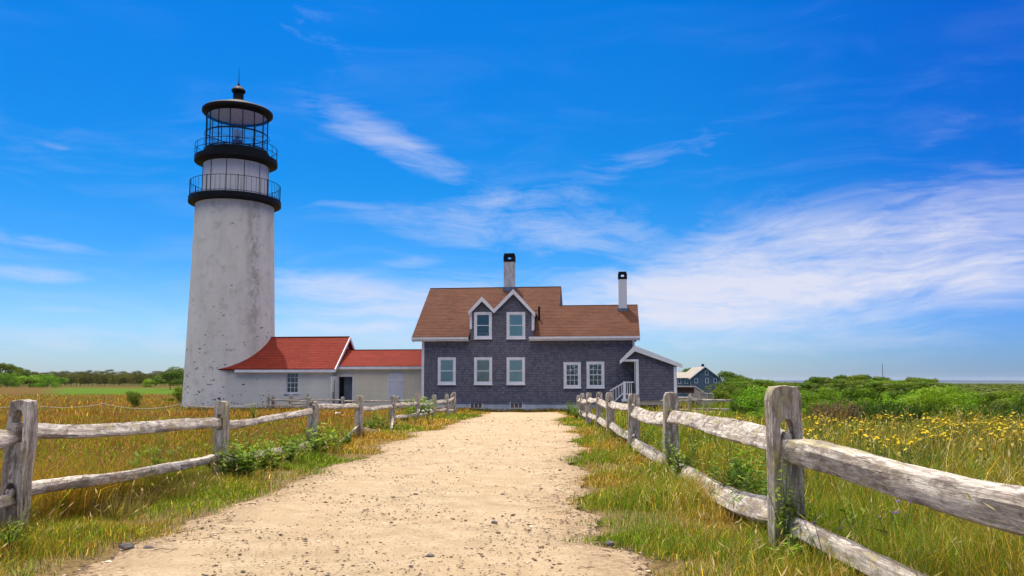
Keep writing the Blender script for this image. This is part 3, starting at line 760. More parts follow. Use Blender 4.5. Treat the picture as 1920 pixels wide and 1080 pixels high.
    m.box(Lq[0] - cx + .06, xw0 - cx + .16, -.10, .04, zin_l - .05, zin_l + .06)
    m.box(xw0 - cx + .002, xw0 - cx + .16, -.06, .045, base - .05, zin_l - .052); m.box(xw1 - cx - .13, xw1 - cx + .02, -.03, .045, base - .05, zat(xw1) + .03)
    m.box(Lq[0] - cx + .12, xw0 - cx, .052, 1.1, zin_l - .04, zin_l - .01)
    m.build('porch_trim', M_TRIM, sh)
    m = MB(); m.box(Lq[0] - cx + .5, xw1 - cx + .1, -.1, 1.1, base - .2, base - .06); m.build('deck', M_DECKWOOD, sh)
    lat = MB(); zb = -.15
    n = 22
    for i in range(n):
        x0_ = xw0 - cx + .35 + (xw1 - xw0 - .4) * i / n; hh_ = base - .2 - zb
        lat.bar((x0_, -.05, zb), (x0_ + hh_ * .8, -.05, base - .2), .004, .03, Vector((0, 1, 0))); lat.bar((x0_ + hh_ * .8, -.042, zb), (x0_, -.042, base - .2), .004, .03, Vector((0, 1, 0)))
    lat.build('lattice', M_DECKWOOD, sh)
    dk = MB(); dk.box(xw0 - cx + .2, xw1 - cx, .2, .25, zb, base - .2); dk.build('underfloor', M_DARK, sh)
    # stairs with white railing, running along the wall down to the left
    st = empty('porch_stairs', (hx(1188, vs), vs, 0)); st.parent = root; sx = hx(1188, vs)
    nx_ = hx(1170.5, vs) - sx; lx_ = hx(1143, vs) - sx; zt = hp(1170, 715.5, vs)[1]; zl_ = hp(1146, 733, vs)[1]
    zbot = hp(1170, 741, vs)[1]; zbl = hp(1153, 752, vs)[1]
    m = MB(); m.box(nx_, 0, -.04, .04, zt - .06, zt); m.bar((nx_ + .02, 0, zt - .04), (lx_, 0, zl_), .08, .07)
    m.box(nx_ - .07, nx_ + .07, -.06, .06, zbot - .2, zt + .01)
    m.box(nx_ + .07, 0, -.02, .02, zbot + .02, zbot + .08); m.bar((nx_ - .07, 0, zbot + .1), (lx_ + .25, 0, zbl), .04, .06)
    for q in (.30, .52, .74): m.box(nx_ * (1 - q) - .018, nx_ * (1 - q) + .018, -.018, .018, zbot + .08, zt - .06)
    for q in (.18, .38, .58, .78, .96):
        x = nx_ + (lx_ - nx_) * q; za = zbot + .1 + (zbl - zbot - .1) * min(1, q * 1.2); zb_ = zt - .04 + (zl_ - zt) * q
        m.box(x - .018, x + .018, -.017, .017, za, zb_ - .02)
    m.box(nx_ - .16, nx_ + .22, -.2, .05, zbot - .33, zbot - .2 + .0)
    m.build('railing', M_TRIM, st)
    s = MB()
    for i in range(4): s.box(nx_ - .1 - .28 * (i + 1), nx_ - .1 - .28 * i + .02, .06, 1.0, -.1, base - .06 - .17 * (i + 1) + .0)
    s.box(nx_ - .1, 0, .06, 1.0, base - .15, base - .02)
    s.build('steps', M_DECKWOOD, st)
    return root, z_eave
M_CHIM = mat('sooty_white_brick', lambda t, p: (
    t.put(p.inputs['Base Color'], t.mix(t.rng(t.noise(t.mapping(t.node('ShaderNodeTexCoord').outputs['UV'], (2, .8, 1)), 2.2, 6, .7), .42, .68), t.mix(t.m('MULTIPLY', brickish(t, t.node('ShaderNodeTexCoord').outputs['UV'], .2, .075).outputs[1], .5), (.60, .58, .57), (.3, .28, .27)), (.27, .22, .19)))))
M_CHIM2 = mat('white_brick', lambda t, p: (
    t.put(p.inputs['Base Color'], t.mix(t.m('MULTIPLY', brickish(t, t.node('ShaderNodeTexCoord').outputs['UV'], .2, .075).outputs[1], .45), (.66, .65, .68), (.35, .34, .36)))))
M_FLASH = simple('lead_flashing', (.12, .15, .2), .5, .3, 4)
M_BROWNGLASS = simple('dusty_cellar_pane', (.14, .085, .05), .35, .5, 7, .6)
HOUSE, Z_EAVE = house()

# ------------------------------------------------------------------ red-roofed wing and passage
def wing():
    root = empty('lighthouse_passage', P0, -PHI)
    tag(root, 'low whitewashed passage building with two stepped red shingle roofs joining tower and house', 'building')
    v1 = 1.98; D = v1 - .22
    xl, xr = hx(437, v1), hx(622, v1)
    ze = hp(500, 692, D)[1]; zb = -.3
    vr = v1 + 2.45
    zr = hp(580, 632, vr)[1]
    xr_e = hp(627.5, 692, D)[0]; xl_e = -13.5
    # tower occupies the left; roof simply runs into it
    w = MB(); x_tower = -13.2
    xe = xr - .02
    zwa = ze - .1
    wx0, wx1 = hx(537, v1), hx(559.5, v1); wz0, wz1 = hp(548, 737, v1)[1], hp(548, 698.5, v1)[1]
    w.box(x_tower, wx0, v1, v1 + .25, zb, zwa); w.box(wx1, xe, v1, v1 + .25, zb, zwa); w.box(wx0, wx1, v1, v1 + .25, zb, wz0); w.box(wx0, wx1, v1, v1 + .25, wz1, zwa)
    w.prism_x([(v1 + .25, zb), (2 * vr - v1, zb), (2 * vr - v1, ze), (vr, zr - .1), (v1 + .25, ze + .1)], xe - .25, xe)
    w.box(x_tower, xe - .25, 2 * vr - v1 - .2, 2 * vr - v1, zb, ze)
    w.build('tower_wing_wall', M_WING, root)
    r_ = MB()
    r_.slab([(xl_e, D, ze), (xr_e, D, ze), (xr_e, vr, zr), (xl_e, vr, zr)], .08); r_.slab([(xl_e, vr, zr), (xr_e, vr, zr), (xr_e, 2 * vr - D, ze), (xl_e, 2 * vr - D, ze)], .08)
    r1 = r_.build('tower_wing_roof', M_REDROOF, root)
    m = MB(); m.box(xl_e, xr_e, vr - .06, vr + .06, zr - .05, zr + .03); m.build('ridge_cap', M_REDROOF, r1)
    m = MB(); m.box(hx(440, D), xr_e, D - .03, D - .003, ze - .20, ze - .04); m.box(hx(440, D), xr_e, D - .002, v1 - .002, ze - .20, ze - .16); 
    m.prism_x([(D - .02, ze - .19), (vr, zr - .2), (vr, zr + .0), (D - .02, ze - .01)], xr_e + .002, xr_e + .05)
    m.prism_x([(vr + .002, zr - .2), (2 * vr - D, ze - .2), (2 * vr - D, ze), (vr + .002, zr)], xr_e + .003, xr_e + .051)
    m.build('fascia', M_TRIM, root)
    # window, three panes wide, set in the wall
    wd = empty('window', ((wx0 + wx1) / 2, v1 + .10, wz0)); wd.parent = root; hw = (wx1 - wx0) / 2; H_ = wz1 - wz0
    m = MB(); m.box(-hw, -hw + .05, -.04, .04, 0, H_); m.box(hw - .05, hw, -.04, .04, 0, H_); m.box(-hw + .05, hw - .05, -.039, .04, 0, .06); m.box(-hw + .05, hw - .05, -.039, .04, H_ - .05, H_)
    m.box(-hw + .05, hw - .05, -.03, .02, H_ * .5 - .02, H_ * .5 + .02)
    for q in (-.33, .33): m.box(q * hw - .012, q * hw + .012, -.02, .01, .06, H_ - .05)
    for q in (.27, .75): m.box(-hw + .05, hw - .05, -.019, .009, q * H_ - .011, q * H_ + .011)
    m.build('frame', M_TRIM, wd); m = MB(); m.box(-hw + .04, hw - .04, -.006, .0, .05, H_ - .04); m.build('pane', M_GLASS, wd)
    m = MB(); m.box(-hw, hw, .12, .14, 0, H_); m.build('dark_interior', M_ROOM, wd)
    m = MB(); m.box(-hw - .06, hw + .06, -.15, -.05, -.06, 0); m.build('sill', M_TRIM, wd)
    # passage
    v2 = v1 + .55; D2 = v2 - .2; x0 = xe; x1 = -.001
    ze2 = hp(710, 686, D2)[1]; vr2 = v2 + 1.75; zr2 = hp(715, 656, vr2)[1]
    zw = ze2 - .08
    dx0, dx1 = hx(634, v2), hx(663, v2); dz1 = hp(650, 704, v2)[1]
    w = MB(); w.box(x0, dx0, v2, v2 + .25, zb, zw); w.box(dx1, x1, v2, v2 + .25, zb, zw); w.box(dx0, dx1, v2, v2 + .25, dz1, zw)
    w.box(x0, x1, 2 * vr2 - v2 - .2, 2 * vr2 - v2, zb, zw)
    w.build('passage_wall', M_CREAM, root)
    r_ = MB(); r_.slab([(x0 + .001, D2, ze2), (x1, D2, ze2), (x1, vr2, zr2), (x0 + .001, vr2, zr2)], .08); r_.slab([(x0 + .001, vr2, zr2), (x1, vr2, zr2), (x1, 2 * vr2 - D2, ze2), (x0 + .001, 2 * vr2 - D2, ze2)], .08)
    r2 = r_.build('passage_roof', M_REDROOF, root); m = MB(); m.box(x0 + .01, x1, vr2 - .05, vr2 + .05, zr2 - .05, zr2 + .025); m.build('ridge_cap', M_REDROOF, r2)
    m = MB(); m.box(x0 + .08, x1, D2 - .03, D2 - .003, ze2 - .20, ze2 - .04); m.box(x0 + .08, x1, D2 - .002, v2 - .002, ze2 - .20, ze2 - .16); m.build('passage_fascia', M_TRIM, root)
    # arched brick heads over both doors
    for a, b, pz in ((dx0, dx1, dz1), (hx(727, v2), hx(757.5, v2), hp(742, 702, v2)[1])):
        cxx = (a + b) / 2; hw = (b - a) / 2; m = MB(); pts = []
        n = 10
        for i in range(n):
            t0, t1 = -1 + 2 * i / n, -1 + 2 * (i + 1) / n
            f = lambda t: .17 * (1 - t * t)
            m.prism([(cxx + t0 * hw, pz + f(t0)), (cxx + t1 * hw, pz + f(t1)), (cxx + t1 * hw, pz + f(t1) + .045), (cxx + t0 * hw, pz + f(t0) + .045)], v2 - .02, v2 - .002)
        if a == dx0: pass
        m.build('arched_lintel', M_FOUND, root)
    od = empty('open_doorway', (dx0, v2, 0)); od.parent = root; wv = dx1 - dx0
    m = MB(); m.box(0, wv, .9, .95, zb, dz1); m.build('dark_interior', M_ROOM, od)
    m = MB()
    for i in range(5): m.box(.28 + i * (wv - .30) / 5, .28 + (i + 1) * (wv - .30) / 5 - .012, .30, .34, -.2, dz1 - .06)
    m.build('inner_door', simple('blue_grey_planks', (.13, .15, .18), .7, .2, 5), od)
    m = MB()
    for i in range(3): m.bar((.02 - i * .05, -.02 - i * .26, (dz1 - .25) / 2), (.0 - (i + 1) * .05, -.02 - (i + 1) * .26 + .015, (dz1 - .25) / 2), .05, dz1 + .15)
    m.build('open_door', M_TRIM, od)
    m = MB(); m.box(-.0, .06, -.02, .02, zb, dz1); m.box(wv - .06, wv, -.02, .02, zb, dz1); m.box(.06, wv - .06, -.019, .02, dz1 - .07, dz1); m.build('door_frame', M_TRIM, od)
    ca, cb_ = hx(727, v2), hx(757.5, v2); zt = hp(742, 703, v2)[1]; cd = empty('plank_door', (ca, v2, 0)); cd.parent = root; wv = cb_ - ca
    m = MB(); n = 5
    for i in range(n):
        a, b = .05 + i * (wv - .1) / n, .05 + (i + 1) * (wv - .1) / n - .01; tt = lambda x: zt + .16 * (1 - ((x / wv) * 2 - 1) ** 2) - .02
        m.prism([(a, -.2), (b, -.2), (b, tt(b)), (a, tt(a))], -.03, -.002)
    m.build('planks', M_GREYDOOR, cd)
    m = MB(); m.box(0, .04, -.035, -.001, -.2, zt); m.box(wv - .04, wv, -.035, -.001, -.2, zt); m.box(.05, wv - .05, -.045, -.031, zt - .35, zt - .27); m.build('door_frame', M_TRIM, cd)
    # downpipe and meter box on the inside corner
    m = MB(); gx = hx(626, v1); m.box(gx - .07, gx + .03, v1 - .12, v1 - .02, .3, 1.0); m.tube([(gx + .08, v1 - .05, -.2), (gx + .08, v1 - .05, 1.7)], .03, 8); m.build('meter_box', simple('grey_green_metal', (.22, .24, .2), .5), root)
    return root
wing()

# ------------------------------------------------------------------ lighthouse
def lighthouse():
    YT = 50.5; c = W(430, 764, YT); Xt = c.x; zg = h(Xt, YT); KR = YT / F_PX * math.cos(math.atan2(-Xt, YT))
    root = empty('lighthouse', (Xt, YT, zg)); tag(root, 'tall whitewashed brick lighthouse tower with two black railed galleries and glass lantern', 'lighthouse')
    def z(py, px=440): return W(px, py, YT).z - zg
    def r(half): return half * KR
    ztop = z(380)
    prof = []
    n = 40
    for i in range(n + 1):
        t = i / n; zz = -.3 + (ztop + .3) * t
        prof.append((r(88.0) + (r(75.2) - r(88.0)) * (t ** .88), zz))
    m = MB(); m.lathe(prof, 128); o = m.build('tower_shaft', M_TOWER, root, smooth=True, uv=False)
    uv = o.data.uv_layers.new(name='UVMap'); ang0 = math.atan2(-YT, -Xt)
    for pl in o.data.polygons:
        lis = list(pl.loop_indices); angs = []
        for li in lis:
            co = o.data.vertices[o.data.loops[li].vertex_index].co; a = (math.atan2(co.y, co.x) - ang0 + math.pi) % (2 * math.pi) - math.pi; angs.append(a)
        for li, a in zip(lis, angs):
            if max(angs) - min(angs) > 3 and a < 0: a += 2 * math.pi
            co = o.data.vertices[o.data.loops[li].vertex_index].co; uv.data[li].uv = (a * 2.6, co.z)
    def disc(name, prof, material, n=96, smooth=True, parent=root):
        m = MB(); m.lathe(prof, n); return m.build(name, material, parent, smooth=smooth)
    # lower gallery
    za, zb = z(376), z(388)
    g1 = disc('lower_gallery', [(r(74), zb - .02), (r(80), zb + .03), (r(88.9), zb + .10), (r(88.9), za), (.5, za + .01)], M_BLACK)
    def railing(name, RR, z0, hgt, nb, npost, rings, parent, rb=.011, rp=.026):
        e = empty(name, (0, 0, z0)); e.parent = parent
        m = MB()
        for q in rings: m.ring(RR, .018, hgt * q, 96, 6)
        m.build('rail_ring', M_BLACK, e)
        if nb:
            for i in range(nb):
                m = MB(); a = 2 * math.pi * i / nb; m.tube([(RR * math.cos(a), RR * math.sin(a), 0.02), (RR * math.cos(a), RR * math.sin(a), hgt)], rb, 5)
                m.build('baluster', M_BLACK, e, uv=False)
        for i in range(npost):
            m = MB(); a = 2 * math.pi * (i + .3) / npost; m.tube([(RR * math.cos(a), RR * math.sin(a), 0), (RR * math.cos(a), RR * math.sin(a), hgt + .05)], rp, 6)
            m.build('post', M_BLACK, e, uv=False)
    railing('lower_railing', r(86.6), za, z(347) - z(376), 56, 9, (1, .08), root)
    # white drum between galleries
    m = disc('watch_room', [(r(64), za), (r(63.6), z(312))], M_DRUM)
    sm = MB()
    for i in range(12):
        a = 2 * math.pi * (i + .1) / 12; sm.tube([(r(64.2) * math.cos(a), r(64.2) * math.sin(a), za), (r(64.0) * math.cos(a), r(64.0) * math.sin(a), z(312))], .02, 5)
    sm.build('seams', M_BLACK, m)
    zc, zd = z(300), z(312)
    disc('upper_gallery', [(r(62), zd - .06), (r(72), zd + .02), (r(80), zd + .12), (r(80), zc), (.5, zc + .01)], M_BLACK)
    railing('upper_railing', r(79), zc, z(278) - z(300), 0, 20, (1, .5), root, rp=.014)
    disc('lantern_base', [(r(63.3), zc), (r(63.3), z(287)), (r(60), z(286)), (r(55), z(286))], M_BLACK)
    z0, z1 = z(286), z(218)
    lr = empty('lantern_room', (0, 0, z0)); lr.parent = root; RL = r(59.8); N = 16; Hh = z1 - z0
    aoff = ang0 - R(13.5)
    pos = [(RL * math.cos(aoff + 2 * math.pi * i / N), RL * math.sin(aoff + 2 * math.pi * i / N)) for i in range(N)]
    for x, y in pos: m = MB(); m.tube([(x, y, -.05), (x, y, Hh + .1)], .035, 6); m.build('mullion', M_BLACK, lr, uv=False)
    m = MB()
    for q in (.03, .47, .97):
        for i in range(N): a, b = pos[i], pos[(i + 1) % N]; m.bar((*a, Hh * q), (*b, Hh * q), .05, .06)
    m.ring(RL + .1, .02, Hh * .43, 64, 6); m.build('glazing_bars', M_BLACK, lr)
    for i in range(N):
        a, b = Vector((*pos[i], 0)), Vector((*pos[(i + 1) % N], 0)); g = MB()
        g.bar(a + Vector((0, 0, Hh / 2)) + (b - a) * .03, b + Vector((0, 0, Hh / 2)) - (b - a) * .03, .012, Hh * .97); g.build('pane', M_LGLASS, lr, uv=False)
    # lamp on its pedestal
    bc = empty('beacon', (0, 0, 0)); bc.parent = lr
    m = MB(); m.lathe([(.01, -.1), (.32, -.1), (.30, .25), (.16, .45), (.14, .65), (.34, .72), (.34, .8), (.16, .85), (.12, 1.0), (.01, 1.0)], 24); m.build('pedestal', simple('beacon_grey', (.25, .26, .28), .5), bc, smooth=True)
    m = MB(); m.lathe([(.01, 1.0), (.24, 1.02), (.27, 1.1), (.27, 1.35), (.2, 1.5), (.01, 1.52)], 24); m.build('lens', simple('frosted_lens', (.88, .90, .92), .15, .1, 20, .8), bc, smooth=True)
    m = MB()
    for i in range(4): a = R(20 + 90 * i); m.tube([(.15 * math.cos(a), .15 * math.sin(a), 1.0), (RL * .9 * math.cos(a), RL * .9 * math.sin(a), 1.25)], .02, 5)
    m.build('stays', simple('stay_grey', (.4, .4, .42)), bc)
    # roof
    rf = empty('lantern_roof', (0, 0, z1)); rf.parent = root; Rb = r(68.6); ap = z(190) - z1
    m = MB(); m.lathe([(RL - .1, -.10), (Rb - .12, -.02), (Rb, .10), (Rb, .26), (Rb - .12, .36), (RL * .82, .52), (r(30), ap * .80), (r(16), ap * .98), (r(12), ap)], 96); m.build('roof_shell', M_BLACK, rf, smooth=True)
    m = MB(); m.lathe([(RL * .96, .05), (RL * .55, ap * .55), (.05, ap * .8)], 64); m.build('ceiling', M_WHITEIN, rf, smooth=True)
    zz = lambda py: z(py) - z1
    m = MB(); m.lathe([(r(12), ap - .02), (r(10), ap + .08), (r(9.2), zz(175)), (r(13.6), zz(173)), (r(13.8), zz(169.5)), (r(9), zz(164)), (r(3), zz(161.5)), (.01, zz(161))], 32)
    for i in range(12): a = 2 * math.pi * i / 12; m.box(r(9.6) * math.cos(a) - .02, r(9.6) * math.cos(a) + .02, r(9.6) * math.sin(a) - .02, r(9.6) * math.sin(a) + .02, ap, zz(175))
    m.build('ventilator', M_BLACK, rf, smooth=True)
    m = MB(); m.lathe([(.01, zz(162))] + [(r(2.8) * math.sin(math.pi * k / 8), zz(159) - r(2.8) * math.cos(math.pi * k / 8)) for k in range(1, 8)] + [(.01, zz(156))], 16); m.build('ball_finial', M_BLACK, rf, smooth=True)
    m = MB(); m.tube([(0, 0, zz(159)), (0, 0, zz(146)), (0, 0, zz(127))], [.035, .022, .008], 6); m.build('lightning_rod', M_BLACK, rf)
    # small conduit and plate low on the shaft
    return root
M_DRUM = mat('white_plate_drum', lambda t, p: (
    t.put(p.inputs['Base Color'], t.mix(t.rng(t.noise(t.mapping(t.node('ShaderNodeTexCoord').outputs['Object'], (2, 2, .3)), 1.8, 7, .7), .5, .75, 0, .5), (.66, .63, .60), (.38, .32, .27)))))
def lglass(t, p):
    t.n.remove(p); out = t.n['Material Output']
    tr = t.node('ShaderNodeBsdfTransparent'); tr.inputs[0].default_value = (.975, .985, .99, 1)
    gl = t.node('ShaderNodeBsdfGlossy'); gl.inputs['Roughness'].default_value = .05
    mx = t.node('ShaderNodeMixShader'); mx.inputs[0].default_value = .09
    t.l.new(tr.outputs[0], mx.inputs[1]); t.l.new(gl.outputs[0], mx.inputs[2]); t.l.new(mx.outputs[0], out.inputs[0])
M_LGLASS = mat('lantern_glass', lglass)
lighthouse()

# ------------------------------------------------------------------ slate-blue building far behind on the right, ramp, mast
def blue_building():
    Y = 180; g0 = W(1290, 751, Y); root = empty('blue_building', (g0.x, Y, 0)); tag(root, 'distant slate blue gabled building with pale shingle roof and small black chimney', 'building')
    def q(px, py, dy=0): p = W(px, py, Y + dy); return p.x - g0.x, p.z
    zb = W(1300, 752, Y).z
    L = q(1294.5, 708)[0]; Rr = q(1349.5, 708)[0]; ze = q(1325, 709.5)[1]; ap = q(1321, 688.5); zl = q(1280, 708.5)[1]; xl = q(1262, 716)[0]
    m = MB(); m.prism([(L, zb), (Rr, zb), (Rr, ze), ap, (L, ze)], 0, 12); m.box(xl, L, 1.0, 8, zb, zl); m.build('wall', M_BLUEWALL, root)
    m = MB(); e = .35
    s1 = (ze - ap[1]) / (L - ap[0])
    m.slab([(L - e, -.4, ze - e * s1 + .15), (ap[0], -.4, ap[1] + .15), (ap[0], 12.4, ap[1] + .15), (L - e, 12.4, ze - e * s1 + .15)], .15)
    s2 = (ze - ap[1]) / (Rr - ap[0])
    m.slab([(ap[0], -.39, ap[1] + .15), (Rr + e, -.39, ze + e * s2 + .15), (Rr + e, 12.4, ze + e * s2 + .15), (ap[0], 12.4, ap[1] + .15)], .15)
    zr = q(1275, 697.5, 4)[1]; m.slab([(xl, .6, zl), (L - .1, .6, zl), (L + 1.9, 4.5, zr), (xl, 4.5, zr)], .15); m.build('roof', M_GREYROOF, root)
    m = MB(); a = q(1316.5, 688, 3); b = q(1320.3, 682.5, 3); m.box(a[0], b[0], 3, 3.7, a[1] - .8, b[1]); m.build('chimney', M_BLACK, root)
    m = MB(); m.bar((L - e, -.43, ze - e * s1), (ap[0], -.43, ap[1]), .06, .22, Vector((0, 1, 0))); m.bar((Rr + e, -.43, ze + e * s2), (ap[0], -.43, ap[1]), .06, .22, Vector((0, 1, 0)))
    m.box(L - .06, L + .06, -.06, -.01, zb, ze); m.box(Rr - .1, Rr + .02, -.06, -.01, zb, ze); m.build('corner_trim', simple('pale_blue_trim', (.38, .46, .52), .7), root)
    for px, py, w_, h_, dy in ((1325, 699, 6, 9, 0), (1305, 714, 6, 9, 0), (1325.5, 714, 6, 9, 0), (1341, 714, 6, 9, 0), (1274, 715, 6, 9, 1), (1287, 715, 6, 9, 1), (1274, 734, 5, 7, 1), (1287, 734, 5, 7, 1)):
        a = q(px - w_ / 2, py + h_ / 2, dy); b = q(px + w_ / 2, py - h_ / 2, dy)
        we = empty('window', ((a[0] + b[0]) / 2, dy, a[1])); we.parent = root; hw = (b[0] - a[0]) / 2; H_ = b[1] - a[1]
        f = MB(); t = .12; f.box(-hw, -hw + t, -.06, -.005, 0, H_); f.box(hw - t, hw, -.06, -.005, 0, H_); f.box(-hw + t, hw - t, -.06, -.005, 0, t); f.box(-hw + t, hw - t, -.06, -.005, H_ - t, H_)
        f.build('frame', M_TRIM, we); f = MB(); f.box(-hw + t, hw - t, -.03, -.004, t, H_ - t); f.build('pane', M_ROOM, we)
blue_building()
def ramp():
    Y = 50; g0 = W(1300, 780, Y); root = empty('access_ramp', (g0.x, Y, 0)); tag(root, 'weathered wooden access ramp with slatted railing beside the shingled porch', 'ramp')
    def q(px, py): p = W(px, py, Y); return p.x - g0.x, p.z
    top = [q(1262, 724.5), q(1303, 724.5), q(1323, 738), q(1337, 738)]
    bot = [q(1262, 745), q(1303, 745), q(1323, 766), q(1337, 768)]
    m = MB()
    for a, b in zip(top[:-1], top[1:]): m.bar((a[0], 0, a[1]), (b[0], 0, b[1]), .14, .07); m.bar((a[0], 1.5, a[1]), (b[0], 1.5, b[1]), .12, .06)
    m.build('handrail', simple('sunbleached_rail', (.62, .56, .48), .8), root)
    m = MB()
    for px in (1264, 1303, 1314, 1325, 1337):
        x, zt = np.interp(px, (1262, 1303, 1325, 1337), [t[0] for t in top]), np.interp(px, (1262, 1303, 1325, 1337), [t[1] for t in top])
        for yy in (0, 1.5): m = MB(); m.box(x - .05, x + .05, yy - .045, yy + .045, -1.2, zt); m.build('post', simple('pinkish_posts', (.45, .36, .28), .8), root)
    m = MB()
    x = top[1][0] + .12
    while x < top[3][0]:
        zt = np.interp(x, [t[0] for t in top], [t[1] for t in top]) - .03; zb = np.interp(x, [t[0] for t in bot], [t[1] for t in bot])
        m.box(x - .018, x + .018, -.02, .02, zb, zt); m.box(x - .018, x + .018, 1.48, 1.52, zb, zt); x += .1
    m.build('balusters', M_DECKWOOD, root)
    m = MB(); m.slab([(bot[0][0], 0, bot[0][1]), (bot[1][0], 0, bot[1][1]), (bot[1][0], 1.5, bot[1][1]), (bot[0][0], 1.5, bot[0][1])], .12)
    m.slab([(bot[1][0], 0, bot[1][1]), (bot[2][0], 0, bot[2][1]), (bot[2][0], 1.5, bot[2][1]), (bot[1][0], 1.5, bot[1][1])], .12)
    for i in range(4): m.box(bot[3][0] - .05 + i * .26, bot[3][0] + .21 + i * .26, 0, 1.5, -.8, bot[3][1] - .1 - i * .14)
    m.build('deck', M_DECKWOOD, root)
    m = MB(); m.box(top[0][0], top[1][0], .1, .16, top[0][1] - .42, top[0][1] - .05)  # dark brown band below the handrail, built as one board
    m.build('under_rail_board', simple('dark_brown_board', (.10, .055, .04), .8), root)
ramp()
def mast():
    p = W(1655, 706, 900); root = MB(); hh = W(1655, 682, 900).z - p.z + 6
    root.tube([(0, 0, 0), (0, 0, hh)], [.5, .35], 5)
    o = root.build('radio_mast', simple('mast_grey', (.25, .27, .3), .7), None, (p.x, 900, p.z - 6)); tag(o, 'thin grey radio mast far beyond the trees', 'mast')
mast()

# ------------------------------------------------------------------ split-rail fences
def nz(p, s, k=0.0): return mnoise.noise(Vector((p[0] * s + k, p[1] * s + k * .7, p[2] * s)))
def post_mesh(hgt, w, d, slots, seed, top='clip', detail=1.0, below=.25):
    """square post with see-through mortises; width w across (x), depth d along the fence (y)"""
    rg = random.Random(seed)
    sw = .043
    q_ = 4 if detail > 1 else 2
    xs = list(np.linspace(-w / 2, -sw, q_ + 1)) + [0.0] + list(np.linspace(sw, w / 2, q_ + 1)); NXM = len(xs) - 1
    zset = {-below, hgt}
    for a, b in slots: zset |= {a, b}
    zz = sorted(zset); zs = []
    step = .05 / detail
    for a, b in zip(zz[:-1], zz[1:]):
        n = max(1, int(round((b - a) / step))); zs += [a + (b - a) * i / n for i in range(n)]
    zs.append(hgt); ny = 4
    ys = [-d / 2 + d * j / ny for j in range(ny + 1)]
    def solid(i, k):
        zc = (zs[k] + zs[k + 1]) / 2
        return not (i in (q_, q_ + 1) and any(a < zc < b for a, b in slots))
    idx = {}; V = []; F = []
    def vid(i, j, k):
        if (i, j, k) in idx: return idx[(i, j, k)]
        x, y, z = xs[i], ys[j], zs[k]
        for a, b in slots:
            if b - .045 < z < b - 1e-4 and i in (q_, q_ + 2): x *= .80
            if abs(z - b) < 1e-4 and i in (q_, q_ + 2): x *= .45
        if top == 'clip':
            q = max(0, (z - (hgt - .075)) / .075)
            if abs(x) > w * .30: x = math.copysign(w * .30 + (abs(x) - w * .30) * (1 - .72 * q), x)
            if j in (0, ny): y *= 1 - .10 * q
        elif top == 'taper':
            q = max(0, (z - (hgt - .12)) / .12); x *= 1 - .2 * q
        if k == len(zs) - 1: pass
        dx = nz((x * 1.5, y * 1.5, z * .7), 5, seed) * .012 + nz((x, y, z), 22, seed) * .0035
        dy = nz((x * 1.5, y * 1.5, z * .7), 5, seed + 9) * .010 + (nz((x, 0, z * .10), 55, seed) * .0065 * (1 if j in (0, ny) else 0)) * (-1 if j == 0 else 1)
        dz = (nz((x, y, 0), 17, seed) * .010 - abs(x) * .12 if k == len(zs) - 1 else 0)
        idx[(i, j, k)] = len(V); V.append((x + dx, y + dy, z + dz)); return idx[(i, j, k)]
    NX, NZ = len(xs) - 1, len(zs) - 1
    ex = lambda i, j, k: 0 <= i < NX and 0 <= j < ny and 0 <= k < NZ and solid(i, k)
    for i in range(NX):
        for k in range(NZ):
            if not solid(i, k): continue
            for j in range(ny):
                for dd, q in (((-1, 0, 0), [(0, 0, 0), (0, 0, 1), (0, 1, 1), (0, 1, 0)]), ((1, 0, 0), [(1, 0, 0), (1, 1, 0), (1, 1, 1), (1, 0, 1)]),
                              ((0, -1, 0), [(0, 0, 0), (1, 0, 0), (1, 0, 1), (0, 0, 1)]), ((0, 1, 0), [(0, 1, 0), (0, 1, 1), (1, 1, 1), (1, 1, 0)]),
                              ((0, 0, -1), [(0, 0, 0), (0, 1, 0), (1, 1, 0), (1, 0, 0)]), ((0, 0, 1), [(0, 0, 1), (1, 0, 1), (1, 1, 1), (0, 1, 1)])):
                    if not ex(i + dd[0], j + dd[1], k + dd[2]): F.append(tuple(vid(i + a, j + b, k + c) for a, b, c in q))
    m = MB(); m.v = V; m.f = F; return m
SECT = [(1, -.78), (1.02, -.1), (.98, .52), (.70, .98), (0, 1.03), (-.68, .95), (-.98, .48), (-1.02, -.1), (-.97, -.70), (-.62, -1), (0, -1.03), (.72, -1)]
